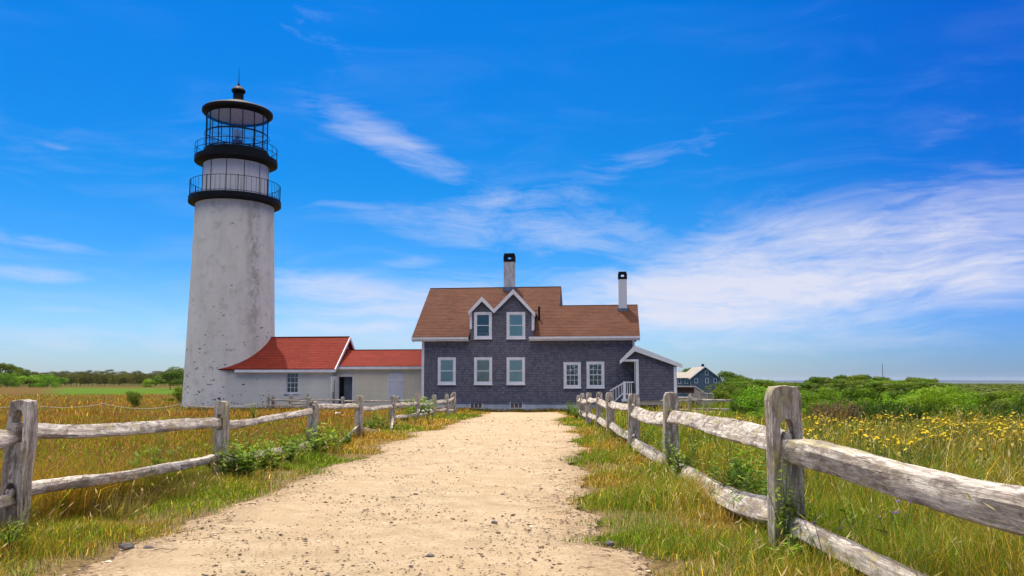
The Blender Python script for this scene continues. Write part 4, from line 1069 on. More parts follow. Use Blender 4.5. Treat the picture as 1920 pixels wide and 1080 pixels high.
def rail(parent, a, b, hm=.14, wm=.075, sag=0.0, seed=0, bulge=0.0, ends=.085, segs=44, name='rail', label=None, kink=None, roll=0.0, twist=0.0):
    roll = R(roll); twist = R(twist)
    a = Vector(a); b = Vector(b); L = (b - a).length; rg = random.Random(seed); V = []; F = []; n = len(SECT)
    for i in range(segs + 1):
        t = i / segs; x = L * t
        e = min(t, 1 - t) * L; k = min(1, e / .32); k = k * k * (3 - 2 * k)
        hh = ends + (hm * (1 + .16 * mnoise.noise(Vector((x * .9, seed * 3.1, 0)))) - ends) * k
        ww = .058 + (wm - .058) * k
        cz = -sag * 4 * t * (1 - t) + .03 * mnoise.noise(Vector((x * .7, seed * 1.7, 3))) * k + bulge * math.sin(2 * math.pi * t)
        if kink: cz += kink[1] * math.exp(-((t - kink[0]) / .13) ** 2)
        cy = .03 * mnoise.noise(Vector((x * .6, seed * 2.7, 9))) * k
        for j in range(n):
            sy, sz = SECT[j]; tw = .25 * mnoise.noise(Vector((x * .8, seed * 5.3, 1)))
            y = sy * ww / 2 * (1 + tw * sz); z = sz * hh / 2 * (1 + .5 * tw * sy)
            rl = roll * min(1, .25 + k) + twist * (t - .5); y, z = y * math.cos(rl) - z * math.sin(rl), y * math.sin(rl) + z * math.cos(rl)
            p = (x, y, z); o = .009 * nz((x * .22, y, z), 14, seed) + .004 * nz((x * .3, y, z), 50, seed)
            rr = math.hypot(y, z) + 1e-6
            V.append((x, cy + y * (1 + o / rr), cz + z * (1 + o / rr)))
    for i in range(segs):
        for j in range(n): F.append((i * n + j, (i + 1) * n + j, (i + 1) * n + (j + 1) % n, i * n + (j + 1) % n))
    F += [tuple(range(n)), tuple(reversed(range(segs * n, segs * n + n)))]
    m = MB(); m.v = V; m.f = F
    o = m.build(name, M_RAIL, parent, uv=False)
    o.data.polygons.foreach_set('use_smooth', [True] * len(o.data.polygons))
    es = o.modifiers.new('es', 'EDGE_SPLIT'); es.split_angle = R(24)
    d = (b - a).normalized(); o.matrix_local = Matrix.Translation(a) @ d.to_track_quat('X', 'Z').to_matrix().to_4x4()
    if label: o['label'] = label
    return o
def fence(name, label, origin, posts, rails, group=None, cat='fence'):
    """posts: (x, y, ztop, slots(abs z), angle, width, depth, style, lean) ; rails: dict(a, b, ...) absolute"""
    root = empty(name, (origin[0], origin[1], h(origin[0], origin[1]))); tag(root, label, cat, group)
    O = Vector(root.location)
    for i, (x, y, zt, slots, ang, w, d, style, lean) in enumerate(posts):
        g = h(x, y); m = post_mesh(zt - g, w, d, [(a - g, b - g) for a, b in slots], i + int(x * 7) % 13, style, 1.6 if y < 8 else 1.0)
        o = m.build('post', M_POST, root, Vector((x, y, g)) - O, uv=False); o.rotation_euler = (lean[0], lean[1], ang)
        if y < 12:
            bv = o.modifiers.new('bevel', 'BEVEL'); bv.width = .009; bv.segments = 2; bv.limit_method = 'ANGLE'; bv.angle_limit = R(50)
    for r_ in rails:
        a = Vector(r_.pop('a')) - O; b = Vector(r_.pop('b')) - O
        rail(root, a, b, **r_)
    return root

def run(pts, zr_top, zr_bot, skip_bot=(), w=.17, d=.13, over={}, near_first=None, seed=0, hsc=1.0):
    """pts: (x, y, ztop). Two rails between neighbours; rail ends overlap inside the mortises."""
    posts = []; rails = []
    for i, (x, y, zt) in enumerate(pts):
        a = pts[max(0, i - 1)]; b = pts[min(len(pts) - 1, i + 1)]
        ang = math.atan2(b[1] - a[1], b[0] - a[0]) - math.pi / 2
        rg = random.Random(seed * 31 + i)
        t_, b_ = zr_top[i], zr_bot[i]
        slots = [(b_ - .06, b_ + .10), (t_ - .065, t_ + (.17 if y < 8 else .12))]
        st = over.get(i, {})
        posts.append((x, y, zt, slots, ang, st.get('w', w * rg.uniform(.92, 1.08)), st.get('d', d), st.get('style', 'clip'), st.get('lean', (rg.uniform(-.02, .02), rg.uniform(-.025, .025)))))
    for i in range(len(pts) - 1):
        a, b = pts[i], pts[i + 1]; dx, dy = b[0] - a[0], b[1] - a[1]; L = math.hypot(dx, dy); ux, uy = dx / L * .07, dy / L * .07
        for k, zz in enumerate((zr_top, zr_bot)):
            if k == 1 and i in skip_bot: continue
            s_ = .022 if i % 2 else -.022
            rails.append(dict(a=(a[0] - ux, a[1] - uy, zz[i] + s_), b=(b[0] + ux, b[1] + uy, zz[i + 1] + s_), seed=seed * 50 + i * 2 + k, segs=60 if a[1] < 12 else 26,
                              hm=(.155 if seed == 2 else .105) * hsc, ends=.085 if seed == 2 else .07, sag=.02, **over.get(('rail', i, k), {})))
    return posts, rails
# left path fence: posts located from where they stand on the ground
def XZ(px, py, Y): p = W(px, py, Y); return p.x, p.z
LP = [(-62, 752, 1.9), (36, 749, 5.9), (415.5, 752, 9.9), (586, 752, 14.4), (673, 741.5, 18.6), (735.5, 741.5, 23.8), (783, 737, 29.8), (813.5, 740, 33.3), (838, 738.5, 35.2), (852, 735, 36.6)]
lp = []; 
for px, py, Y in LP:
    x, z_ = XZ(px, py, Y)
    if Y < 3: x, z_ = -3.72, 1.03
    lp.append((x, Y, z_))
def rz(rows, P): 
    out = []
    for (px, _, Y), q in zip(P, rows): out.append(W(px, q, Y).z if Y > 3 else q)
    return out
lt = rz([.76, 812, 795, 767, 765, 760, 757, 756, 753, 744], LP)
lb = rz([.33, 930, 860, 830, 802, 784, 778, 770, 768, 768], LP)
lt[2] = W(415, 795, 9.9).z
posts, rails = run(lp, lt, lb, skip_bot=(3, 4), seed=1, over={1: dict(w=.158, d=.125, style='taper', lean=(0, .035)), 2: dict(w=.15, style='clip', lean=(0, .01)),
    ('rail', 1, 0): dict(hm=.165, kink=(.3, .02)) if False else {}, })
# the broken lower rails
rails += [dict(a=(lp[4][0], lp[4][1] + .05, lb[4] + .02), b=(W(632, 815, 15.9).x, 15.9, h(-3.6, 15.9) + .04), seed=71, hm=.13, segs=24),
          dict(a=(lp[4][0], lp[4][1] - .05, lb[4] - .02), b=(-3.35, 20.6, h(-3.4, 20.6) + .02), seed=72, hm=.10, segs=20),
          dict(a=(lp[5][0], lp[5][1] + .05, lb[5] - .0), b=(-3.25, 21.6, h(-3.3, 21.6) + .05), seed=73, hm=.11, segs=20)]
for r_ in rails:
    r_.setdefault('roll', -22); r_['wm'] = .06
    if r_['seed'] == 52: r_['hm'] = .125; r_['wm'] = .055; r_['roll'] = -24; r_['ends'] = .10
    if r_['seed'] == 53: r_['hm'] = .088; r_['wm'] = .10; r_['roll'] = 6
    if r_['seed'] == 50: r_['hm'] = .13
    if r_['seed'] == 56: r_['sag'] = -.03
fence('split_rail_fence', 'weathered split rail fence along the left side of the sandy path', (-3.6, 5.9), posts, rails)
# right path fence
RP = [(2300, 720, 1.15), (1468, 723, 5.3), (1256, 735, 10.6), (1186.5, 738, 14.2), (1144.5, 735.5, 18.3), (1122, 735, 22.4), (1103, 736, 26.3), (1092.5, 737, 30), (1085, 741, 34)]
rp = []
for px, py, Y in RP:
    x, z_ = XZ(px, py, Y)
    if Y < 3: x, z_ = 2.02, 1.15
    rp.append((x, Y, z_))
rt = rz([.70, 834, 783, 768, 759, 752, 751, 751, 751], RP)
rb = rz([.10, 968, 868, 824, 797, 785, 778, 774, 772], RP)
posts, rails = run(rp, rt, rb, seed=2, over={1: dict(w=.20, d=.14, lean=(0, 0)), 2: dict(w=.19, d=.14, lean=(0, .01)), 3: dict(w=.19), 4: dict(w=.18), 6: dict(lean=(0, .02))})
for r_ in rails:
    r_.setdefault('roll', 34); r_['wm'] = .06
    if r_['seed'] == 100: r_['hm'] = .15; r_['wm'] = .15; r_['ends'] = .12; r_['roll'] = -10
    if r_['seed'] == 101: r_['hm'] = .12; r_['wm'] = .12; r_['sag'] = .0; r_['roll'] = 12
    if r_['seed'] == 102: r_['hm'] = .17; r_['wm'] = .055; r_['roll'] = 30; r_['sag'] = .0; r_['ends'] = .12
    if r_['seed'] == 103: r_['hm'] = .19; r_['sag'] = .10; r_['wm'] = .06; r_['roll'] = 38; r_['ends'] = .10
    if r_['seed'] == 104: r_['hm'] = .20; r_['sag'] = .04
fence('split_rail_fence', 'weathered split rail fence along the right side of the sandy path', (1.8, 5.3), posts, rails)
# low fence in front of the passage
BP = [(503, 741, 45.2), (579, 744, 45.4), (643, 744, 45.0), (747, 743, 43.6), (795, 743, 40.0), (849, 738, 36.9)]
bp = [(*XZ(px, py, Y)[:1], Y, XZ(px, py, Y)[1]) for px, py, Y in BP]
bt = rz([749, 751, 751, 751, 752, 748], BP); bb = rz([760, 761, 761, 762, 763, 762], BP)
posts, rails = run(bp, bt, bb, seed=3, hsc=.85, w=.19)
for r_ in rails: r_['ends'] = .07
fence('split_rail_fence', 'low split rail fence in the meadow in front of the passage', (bp[0][0], 45.2), posts, rails)
B2 = [(503, 741, 45.2), (557, 738, 49.2), (588, 738, 46.6)]
b2 = [(*XZ(px, py, Y)[:1], Y, XZ(px, py, Y)[1]) for px, py, Y in B2]; b2[0] = (b2[0][0] + .25, b2[0][1] + .2, b2[0][2] - .02)
b2[1] = (W(545, 738, 46.8).x, 46.8, W(545, 739, 46.8).z); b2[2] = (W(577, 738, 46.9).x, 46.9, W(577, 738, 46.9).z)
posts, rails = run(b2, [W(0, 748, p[1]).z for p in b2], [W(0, 758, p[1]).z for p in b2], seed=4, hsc=.8, w=.17)
fence('split_rail_fence', 'short return of split rail fence against the whitewashed wall', (b2[1][0], 46.8), posts, rails)
# fence beyond the right meadow
FP = [(1240, 741, 36.5), (1293, 741, 37.5), (1400, 744, 36), (1500, 745, 35.0)]
fp = [(*XZ(px, py, Y)[:1], Y, XZ(px, py, Y)[1]) for px, py, Y in FP]
posts, rails = run(fp, [W(0, 750.5, p[1]).z for p in fp], [W(0, 768, p[1]).z for p in fp], seed=5, w=.16)
posts[0] = None; posts = [p for p in posts if p]
fence('split_rail_fence', 'grey rail fence across the far edge of the flower meadow', (fp[1][0], 37.5), posts, rails)
# rope barrier across the left meadow
def rope():
    root = empty('rope_barrier', (-20, 33, h(-20, 33))); tag(root, 'low pale rope strung between thin stakes across the left meadow', 'rope barrier')
    O = Vector(root.location); pts = []
    st = [(-28, 40.5), (-23.5, 38.8), (-19.5, 38.2), (-15.6, 37.6), (-13.2, 41.5), (-12.0, 47.0)]
    m = MB()
    for (x0, y0), (x1, y1) in zip(st[:-1], st[1:]):
        for i in range(8):
            t = i / 8; x, y = x0 + (x1 - x0) * t, y0 + (y1 - y0) * t; pts.append(Vector((x, y, h(x, y) + .50 - .20 * 4 * t * (1 - t))) - O)
    m.tube(pts, .018, 5); m.build('rope', M_ROPE, root)
    for x, y in st: s = MB(); s.tube([(0, 0, -.1), (0, 0, .56)], .02, 5); s.build('stake', M_DECKWOOD, root, Vector((x, y, h(x, y))) - O)
rope()

# ------------------------------------------------------------------ vegetation
rs = np.random.RandomState(11)
def quads_mesh(name, C, A, B, tint, material, parent=None, loc=(0, 0, 0)):
    """one diamond leaf per row: centre C, half-length axis A, half-width axis B"""
    n = len(C); V = np.stack([C - A, C + B - .15 * A, C + A, C - B - .15 * A], 1).reshape(-1, 3)
    me = bpy.data.meshes.new(name); me.vertices.add(4 * n); me.vertices.foreach_set('co', V.ravel().astype(np.float32))
    me.loops.add(4 * n); me.loops.foreach_set('vertex_index', np.arange(4 * n, dtype=np.int32))
    me.polygons.add(n); me.polygons.foreach_set('loop_start', np.arange(0, 4 * n, 4, dtype=np.int32)); me.polygons.foreach_set('loop_total', np.full(n, 4, np.int32))
    at = me.attributes.new('tint', 'FLOAT', 'FACE'); at.data.foreach_set('value', tint.astype(np.float32))
    me.materials.append(material); me.update(calc_edges=True)
    o = bpy.data.objects.new(name, me); COL.objects.link(o); o.parent = parent; o.location = loc
    return o
def unit(n):
    v = rs.normal(size=(n, 3)); return v / np.linalg.norm(v, axis=1, keepdims=True)
def leaf_axes(n, size, out=None, wr=.5):
    d = unit(n)
    if out is not None: d = d * .8 + out * .6; d /= np.linalg.norm(d, axis=1, keepdims=True)
    if out is not None:                       # leaf faces look outwards and up, so tops catch the sun and undersides stay dark
        nn = out * .9 + unit(n) * .62 + np.array([0, 0, .3]); nn /= np.linalg.norm(nn, axis=1, keepdims=True)
        d = unit(n); d = d - nn * np.sum(d * nn, 1, keepdims=True); d /= np.linalg.norm(d, axis=1, keepdims=True) + 1e-9
    q = np.cross(d, unit(n)) if out is None else np.cross(d, nn); q /= np.linalg.norm(q, axis=1, keepdims=True) + 1e-9
    s = size * rs.uniform(.6, 1.25, (n, 1)); return d * s, q * s * wr
def crown_pts(n, hgt, wid, nl, base, flat=.7, seed=0, shell=.55):
    r_ = np.random.RandomState(seed); cs = []; rr = []
    for i in range(nl):
        a = r_.uniform(0, 2 * np.pi); q = r_.uniform(0, 1) ** .6 * wid * .5; z = base + (hgt - base) * r_.uniform(.12, .95) ** .8
        q *= np.sqrt(max(.08, 1 - ((z - base) / (hgt - base) - .35) ** 2 * 1.9))
        cs.append((q * np.cos(a), q * np.sin(a), z)); rr.append(r_.uniform(.13, .27) * min(wid, hgt * 1.3))
    cs = np.array(cs); rr = np.array(rr); w = rr ** 2 / np.sum(rr ** 2)
    k = r_.choice(nl, n, p=w); u = r_.normal(size=(n, 3)); u /= np.linalg.norm(u, axis=1, keepdims=True)
    rad = r_.uniform(shell, 1.05, (n, 1)) ** .7
    P = cs[k] + u * rad * rr[k][:, None] * np.array([1, 1, flat])
    return P, u, cs
def plant_tree(name, hgt, wid, nl, nleaf, leaf, material, base, trunk_r, seed, flat=.7, pine=False):
    root = empty(name)
    P, u, cs = crown_pts(nleaf, hgt, wid, nl, base, flat, seed)
    keep = P[:, 2] > .02; P = P[keep]; u = u[keep]
    A, B = leaf_axes(len(P), leaf, u, .22 if pine else .5)
    quads_mesh('crown', P, A, B, np.clip(rs.beta(2, 2.4, len(P)), 0, 1), material, root)
    m = MB(); rg = random.Random(seed)
    top = hgt * .75; m.tube([(0, 0, -.3), (rg.uniform(-.1, .1) * trunk_r * 8, 0, top * .5), (rg.uniform(-.15, .15) * wid * .3, rg.uniform(-.1, .1) * wid * .3, top)], [trunk_r, trunk_r * .7, trunk_r * .2], 7)
    for c in cs[:min(8, nl)]:
        s0 = rg.uniform(.25, .6) * hgt; m.tube([(0, 0, min(s0, c[2] * .7)), (c[0] * .55, c[1] * .55, c[2] * .85), tuple(c)], [trunk_r * .45, trunk_r * .28, trunk_r * .1], 5)
    m.build('trunk', M_BARK, root, uv=False)
    return root
HID = (0, -500, -50)
protos = {
 'scrub': [plant_tree('scrub_bush', 1.9 + .2 * i, 2.6, 13 + i, 3200, .075, M_LEAF, .1, .04, 20 + i, .6) for i in range(4)],
 'bright': [plant_tree('bright_bush', 1.7 + .2 * i, 2.6, 12 + i, 3200, .07, M_LEAFB, .05, .04, 40 + i, .65) for i in range(3)],
 'oak': [plant_tree('scrub_oak', 5.2 + .3 * i, 4.6, 17 + i, 2600, .16, M_LEAF, 1.0, .11, 60 + i, .62) for i in range(4)],
 'pine': [plant_tree('pitch_pine', 5.6 + .4 * i, 5.6, 34 + i, 2600, .26, M_PINE, .1, .12, 80 + i, .42, pine=True) for i in range(5)],
 'farscrub': [plant_tree('far_bush', 3.0 + .3 * i, 5.2, 14 + i, 1100, .22, M_LEAF, .1, .08, 100 + i, .55) for i in range(3)],
}
used = set()
def place(kind, x, y, sc, label, cat, group=None, name=None, rz=None, idx=None, zs=1.0, wide=1.0):
    L_ = protos[kind]; p = L_[idx % len(L_)] if idx is not None else random.choice(L_)
    if p.name in used: o = copy_tree(p)
    else: o = p; used.add(p.name)
    o.location = (x, y, h(x, y)); o.scale = (sc * wide, sc * wide, sc * zs); o.rotation_euler = (0, 0, random.uniform(0, 6.28) if rz is None else rz)
    if name: o.name = name
    for k_ in ('label', 'category', 'group'):
        if k_ in o: del o[k_]
    tag(o, label, cat, group); return o
random.seed(4)
# left horizon: pitch pine wood
for i in range(120):
    Y = random.uniform(248, 330); px = -40 + 430 * (i + random.random()) / 120
    X = (px - 960) / F_PX * Y; s = random.uniform(.55, .74) * Y / 262
    place('pine', X, Y, s, 'olive pitch pine in the low wood beyond the left meadow', 'tree', 'pitch pines along the left horizon')
for i, (px, Y, s) in enumerate(((2, 225, 1.45), (14, 230, 1.5), (-16, 228, 1.5), (26, 236, 1.35), (38, 240, 1.25), (48, 250, 1.2))):
    place('oak', (px - 960) / F_PX * Y, Y, s * .74, 'taller dark green tree at the far left end of the wood', 'tree', 'taller trees at the left edge')
for px, Y, s, w, lab in ((18, 205, 1.9, 1.5, 'bright green rounded bush below the tall trees at far left'), (60, 200, 2.0, 1.6, 'bright green wide bush in front of the pine wood'),
                 (92, 190, 1.7, 1.2, 'yellow-green low bush at the lawn edge'), (118, 235, 1.8, 1.2, 'small green bush alone at the foot of the pines'), (285, 205, 1.4, 1.6, 'pale green bush beside the dark juniper')):
    place('bright', (px - 960) / F_PX * Y, Y, s * .85, lab, 'bush', wide=w)
place('scrub', (322 - 960) / F_PX * 150, 150, 1.9, 'dark spreading juniper beside the lighthouse at the lawn edge', 'bush', wide=1.25, idx=0)
place('scrub', (345 - 960) / F_PX * 160, 160, 2.1, 'dark juniper partly hidden behind the lighthouse', 'bush', wide=1.2, idx=1)
place('scrub', (252 - 960) / F_PX * 46, 46, .42, 'small dark bush standing alone in the left meadow', 'bush', wide=.9, idx=2)
place('scrub', (338 - 960) / F_PX * 52, 52, .5, 'small bush at the left foot of the lighthouse', 'bush', idx=3)
# right: scrub, bushes and trees stepping down to the horizon
def rx(px, Y): return (px - 960) / F_PX * Y
random.seed(9)
n_scr = 0
def skyline(px):   # height of the wood against the sky, px above row 715
    return np.interp(px, [1335, 1350, 1380, 1420, 1450, 1490, 1515, 1530, 1560, 1600, 1640, 1680, 1720, 1740, 1765, 1790, 1960], [10, 22, 14, 8, 4, 1, 2, 12, 13, 15, 13, 9, 12, 9, 0, -7, -8])
# (a) trees against the sky
for i in range(95):
    px = 1372 + 403 * (i + random.random()) / 95; Y = random.uniform(95, 150); x = rx(px, Y)
    topz = EYE + (skyline(px) + random.uniform(-7, 1.5)) / F_PX * Y; hh_ = topz - h(x, Y); s = max(.3, hh_ / 6.7)
    place('oak', x, Y, s, 'green tree of the scrub wood on the right skyline', 'tree', 'trees on the right skyline', wide=max(1, .9 / s))
for i, (px, Y, tp) in enumerate(((1364, 118, 22), (1374, 116, 17), (1530, 104, 14), (1345, 190, 12), (1283, 215, 28), (1275, 220, 26), (1290, 225, 26), (1268, 222, 25), (1730, 120, 14))):
    x = rx(px, Y); topz = EYE + tp / F_PX * Y
    if i in (4, 5, 6, 7): topz = EYE + (715 - 692 + [0, 2, 4, 1][i - 4]) / F_PX * Y
    place('oak', x, Y, max(.4, (topz - h(x, Y)) / 6.6), ['tall tree just right of the blue building', 'leaning tree near the blue building', 'single rounded tree rising over the right scrub', 'tree behind the blue building',
          'tree behind the porch roof and blue building', 'tree behind the porch roof and blue building', 'tree behind the porch roof and blue building', 'tree behind the porch roof and blue building', 'feathery tree at the end of the right skyline'][i], 'tree', 'trees behind the blue building' if 4 <= i <= 7 else None)
# (b) middle scrub
for i in range(170):
    Y = 34 + 62 * random.random() ** 1.1; px = random.uniform(1385 if Y > 46 else 1450, 1990)
    x = rx(px, Y); s = random.uniform(.55, 1.0) * (.8 if Y < 42 else 1.0)
    lim = EYE - (10 + 26 * (1 - (Y - 34) / 62) + random.uniform(-4, 8)) / F_PX * Y      # bushes stay below the skyline
    s = min(s, max(.22, (lim - h(x, Y)) / 2.7))
    k = 'bright' if random.random() < .62 else 'scrub'
    place(k, x, Y, s, 'bright green bush in the scrub beyond the flowers' if k == 'bright' else 'dark green bush in the scrub beyond the flowers', 'bush', 'bright bushes of the right scrub' if k == 'bright' else 'dark bushes of the right scrub', wide=random.uniform(1.1, 1.7) / max(.75, s) ** .3)
for i in range(90):      # front edge bushes at right
    px = random.uniform(1440, 1985); Y = random.uniform(24, 36); x = rx(px, Y)
    s = random.uniform(.28, .54); place(random.choice(('scrub', 'bright', 'bright')), x, Y, s, 'low bush at the back edge of the yellow flowers', 'bush', 'bushes edging the flowers', wide=1.3)
for px, Y, s, lab in ((1393, 33, .55, 'dark green bushy shrub at the far meadow fence'), (1352, 60, .55, 'green shrub just right of the access ramp'), (1375, 95, 1.2, 'broad green shrub right of the blue building'), (1334, 120, .8, 'small olive shrub in front of the blue building')):
    place('scrub', rx(px, Y), Y, s, lab, 'bush')
for L_ in protos.values():
    for p in L_:
        if p.name not in used and not any(p.name == u_ for u_ in used):
            if 'label' not in p:
                for c in list(p.children): 
                    pass
# (c) far woodland reaching the horizon, one mass nobody could count
def far_wood():
    r_ = np.random.RandomState(77); n = 5200
    Y = 90 * (60 ** (r_.rand(n) ** .8)); px = r_.uniform(1340, 2060, n); X = (px - 960) / F_PX * Y
    Y = np.clip(Y, 90, 5000)
    Z = H(X, Y); sz = np.clip(Y / 60, 1.4, 40); m_ = 16
    C = np.repeat(np.stack([X, Y, Z], 1), m_, 0); S = np.repeat(sz, m_)[:, None]
    hmax = np.repeat(np.clip(EYE - Z - np.where(px > 1760, .004, .002) * Y, 1.2, 5.5), m_)[:, None]
    u = r_.normal(size=(n * m_, 3)); u /= np.linalg.norm(u, axis=1, keepdims=True)
    P = C + u * S * np.array([1.4, 1.0, 0]) + np.concatenate([np.zeros((n * m_, 2)), hmax * np.abs(u[:, 2:3]) * .95], 1)
    d = unit(n * m_); q = np.cross(d, unit(n * m_)); k = np.clip(S * .28, .3, 3.2)
    tint = np.clip(np.repeat(r_.rand(n), m_) * .6 + r_.rand(n * m_) * .35, 0, 1)
    A = d * k * np.array([1, 1, .35]); B = q * k * .6 * np.array([1, 1, .35])
    o = quads_mesh('far_woodland', P, A, B, tint, leafmat('far_wood_leaf', (.045, .058, .012), (.14, .15, .03), .3)); o['kind'] = 'stuff'; o['label'] = 'dense green woodland stretching to the horizon on the right'; o['category'] = 'woodland'
far_wood()
# unused prototypes go away
for L_ in protos.values():
    for p in L_:
        if 'label' not in p:
            for c in list(p.children): bpy.data.objects.remove(c)
            bpy.data.objects.remove(p)

# ---- grass
def on_path(X, Y, m=0.0):
    l, r_ = path_edges(Y); return (X > l + m) & (X < r_ - m) & (Y < PATH_END)
HX0 = P0
def in_building(X, Y):
    rx_, ry_ = X - P0.x, Y - P0.y; u = rx_ * E.x + ry_ * E.y; v = rx_ * S_.x + ry_ * S_.y
    b = (v > -.02) & (u > -.1) & (u < 12.0) | (v > -1.3) & (u > 11.2) & (u < 15) | (v > 1.95) & (u < .5) & (u > -13)
    return b | ((X + 17.9) ** 2 + (Y - 50.5) ** 2 < 2.95 ** 2)
def vnoise(X, Y, s, seed):
    r_ = np.random.RandomState(seed); out = np.zeros_like(X)
    for k in range(7):
        a = r_.uniform(0, 2 * np.pi); f = s * r_.uniform(.5, 1.9); ph = r_.uniform(0, 6.28)
        out += np.sin((X * np.cos(a) + Y * np.sin(a)) * f + ph + 1.3 * np.sin((X * np.sin(a) - Y * np.cos(a)) * f * .63 + ph * 2))
    return out / 7 ** .5 / .72
def blades(name, X, Y, Hh, Wd, col, lean, label, seed, curl=.5, head=None):
    r_ = np.random.RandomState(seed); n = len(X); Z = H(X, Y) - .015
    a = r_.uniform(0, 2 * np.pi, n); face = r_.uniform(0, np.pi, n)
    bx, by = np.cos(face), np.sin(face)
    wind = .25; dx = np.cos(a) * lean + wind * lean; dy = np.sin(a) * lean
    dx = dx * Hh; dy = dy * Hh
    P = np.zeros((n, 5, 3)); hw = Wd / 2
    base = np.stack([X, Y, Z], 1); side = np.stack([bx, by, np.zeros(n)], 1)
    mid = base + np.stack([dx * .3, dy * .3, Hh * .58], 1); tip = base + np.stack([dx, dy, Hh * (1 - curl * lean ** 2)], 1)
    P[:, 0] = base - side * hw[:, None]; P[:, 1] = base + side * hw[:, None]
    P[:, 2] = mid + side * (hw * .8)[:, None]; P[:, 3] = mid - side * (hw * .8)[:, None]; P[:, 4] = tip
    if head is not None:                               # seed heads: thicken the upper half
        k = head; P[k, 2] = mid[k] + side[k] * (hw[k] * .35)[:, None]; P[k, 3] = mid[k] - side[k] * (hw[k] * .35)[:, None]
    me = bpy.data.meshes.new(name); me.vertices.add(5 * n); me.vertices.foreach_set('co', P.ravel().astype(np.float32))
    li = np.array([0, 1, 2, 3, 3, 2, 4]); idx = (np.arange(n)[:, None] * 5 + li).ravel().astype(np.int32)
    me.loops.add(7 * n); me.loops.foreach_set('vertex_index', idx)
    me.polygons.add(2 * n); st = (np.arange(n)[:, None] * 7 + np.array([0, 4])).ravel().astype(np.int32); me.polygons.foreach_set('loop_start', st)
    me.polygons.foreach_set('loop_total', np.tile([4, 3], n).astype(np.int32))
    at = me.attributes.new('col', 'FLOAT_COLOR', 'FACE')
    c = np.ones((2 * n, 4)); c[:, :3] = np.repeat(col, 2, 0); 
    c[1::2, :3] *= 1.12
    at.data.foreach_set('color', c.ravel().astype(np.float32))
    me.materials.append(M_GRASS); me.update(calc_edges=True)
    o = bpy.data.objects.new(name, me); COL.objects.link(o); tag(o, label, 'grass', kind='stuff'); return o
PAL = {'straw': (.46, .33, .12), 'rust': (.27, .125, .03), 'red': (.26, .095, .028), 'olive': (.20, .185, .022), 'green': (.14, .21, .016), 'lush': (.07, .15, .012), 'gold': (.38, .215, .035), 'pale': (.58, .47, .26)}
def pick(weights, n, r_):
    """weights: dict name -> array(n)"""
    ks = list(weights); Wt = np.stack([np.broadcast_to(weights[k], n) for k in ks], 1); Wt = np.clip(Wt, 0, None); Wt = Wt / Wt.sum(1, keepdims=True)
    c = (np.cumsum(Wt, 1) < r_.rand(n, 1)).sum(1); base = np.array([PAL[k] for k in ks])[np.clip(c, 0, len(ks) - 1)]
    return base * np.array([1.04, 1.08, .68]) * np.exp(r_.normal(-.08, .50, (n, 1))) * r_.uniform(.9, 1.1, (n, 3)), c, ks
def sample(n, y0, y1, xlo, xhi, seed, p=1.35):
    """points spread so that near ground gets the most"""
    r_ = np.random.RandomState(seed); q = 1 - p; u = r_.rand(n); Y = (y0 ** q + u * (y1 ** q - y0 ** q)) ** (1 / q)
    lo = np.array([xlo(y) for y in (0,)]) if False else xlo(Y); hi = xhi(Y)
    X = lo + (hi - lo) * r_.rand(n); return X, Y, r_
def wid(Y, w0=.0045, k=.00062): return np.maximum(w0, k * Y)
fr = .70
# left meadow beyond the fence
X, Y, r_ = sample(230000, 3.6, 95, lambda Y: -fr * Y - 2, lambda Y: np.where(Y < 30, -3.55 + 0 * Y, np.where(Y < 37, -3.3 + (Y - 30) * .12, -2.2 + 0 * Y)), 1, 1.55)
k = ~in_building(X, Y) & ~on_path(X, Y); X, Y = X[k], Y[k]; n = len(X)
g1, g2, g3 = vnoise(X, Y * 1.6, .35, 5), vnoise(X, Y, 1.3, 6), vnoise(X * .4, Y, .25, 7)
near = np.clip(1.15 - (Y - 6) / 20, 0, 1)
col, c, ks = pick({'rust': .9 + .5 * g1 - .3 * near, 'red': .5 + .4 * g3 - .3 * near, 'gold': .42 + .3 * g2, 'olive': .7 - .5 * g1 + .9 * near, 'green': .45 - .45 * g1 - .3 * g2 + .8 * near, 'straw': .12 + 0 * X, 'lush': .15 - .2 * g1 + .3 * near}, n, r_)
Hh = r_.uniform(.12, .36, n) * (1 + .22 * g2) * (.8 + .2 * g1); heads = (c <= 1)
blades('meadow_grass', X, Y, Hh, wid(Y) * r_.uniform(.7, 1.3, n), col, r_.uniform(.15, .95, n), 'rust and gold meadow grass left of the path', 2, head=heads)
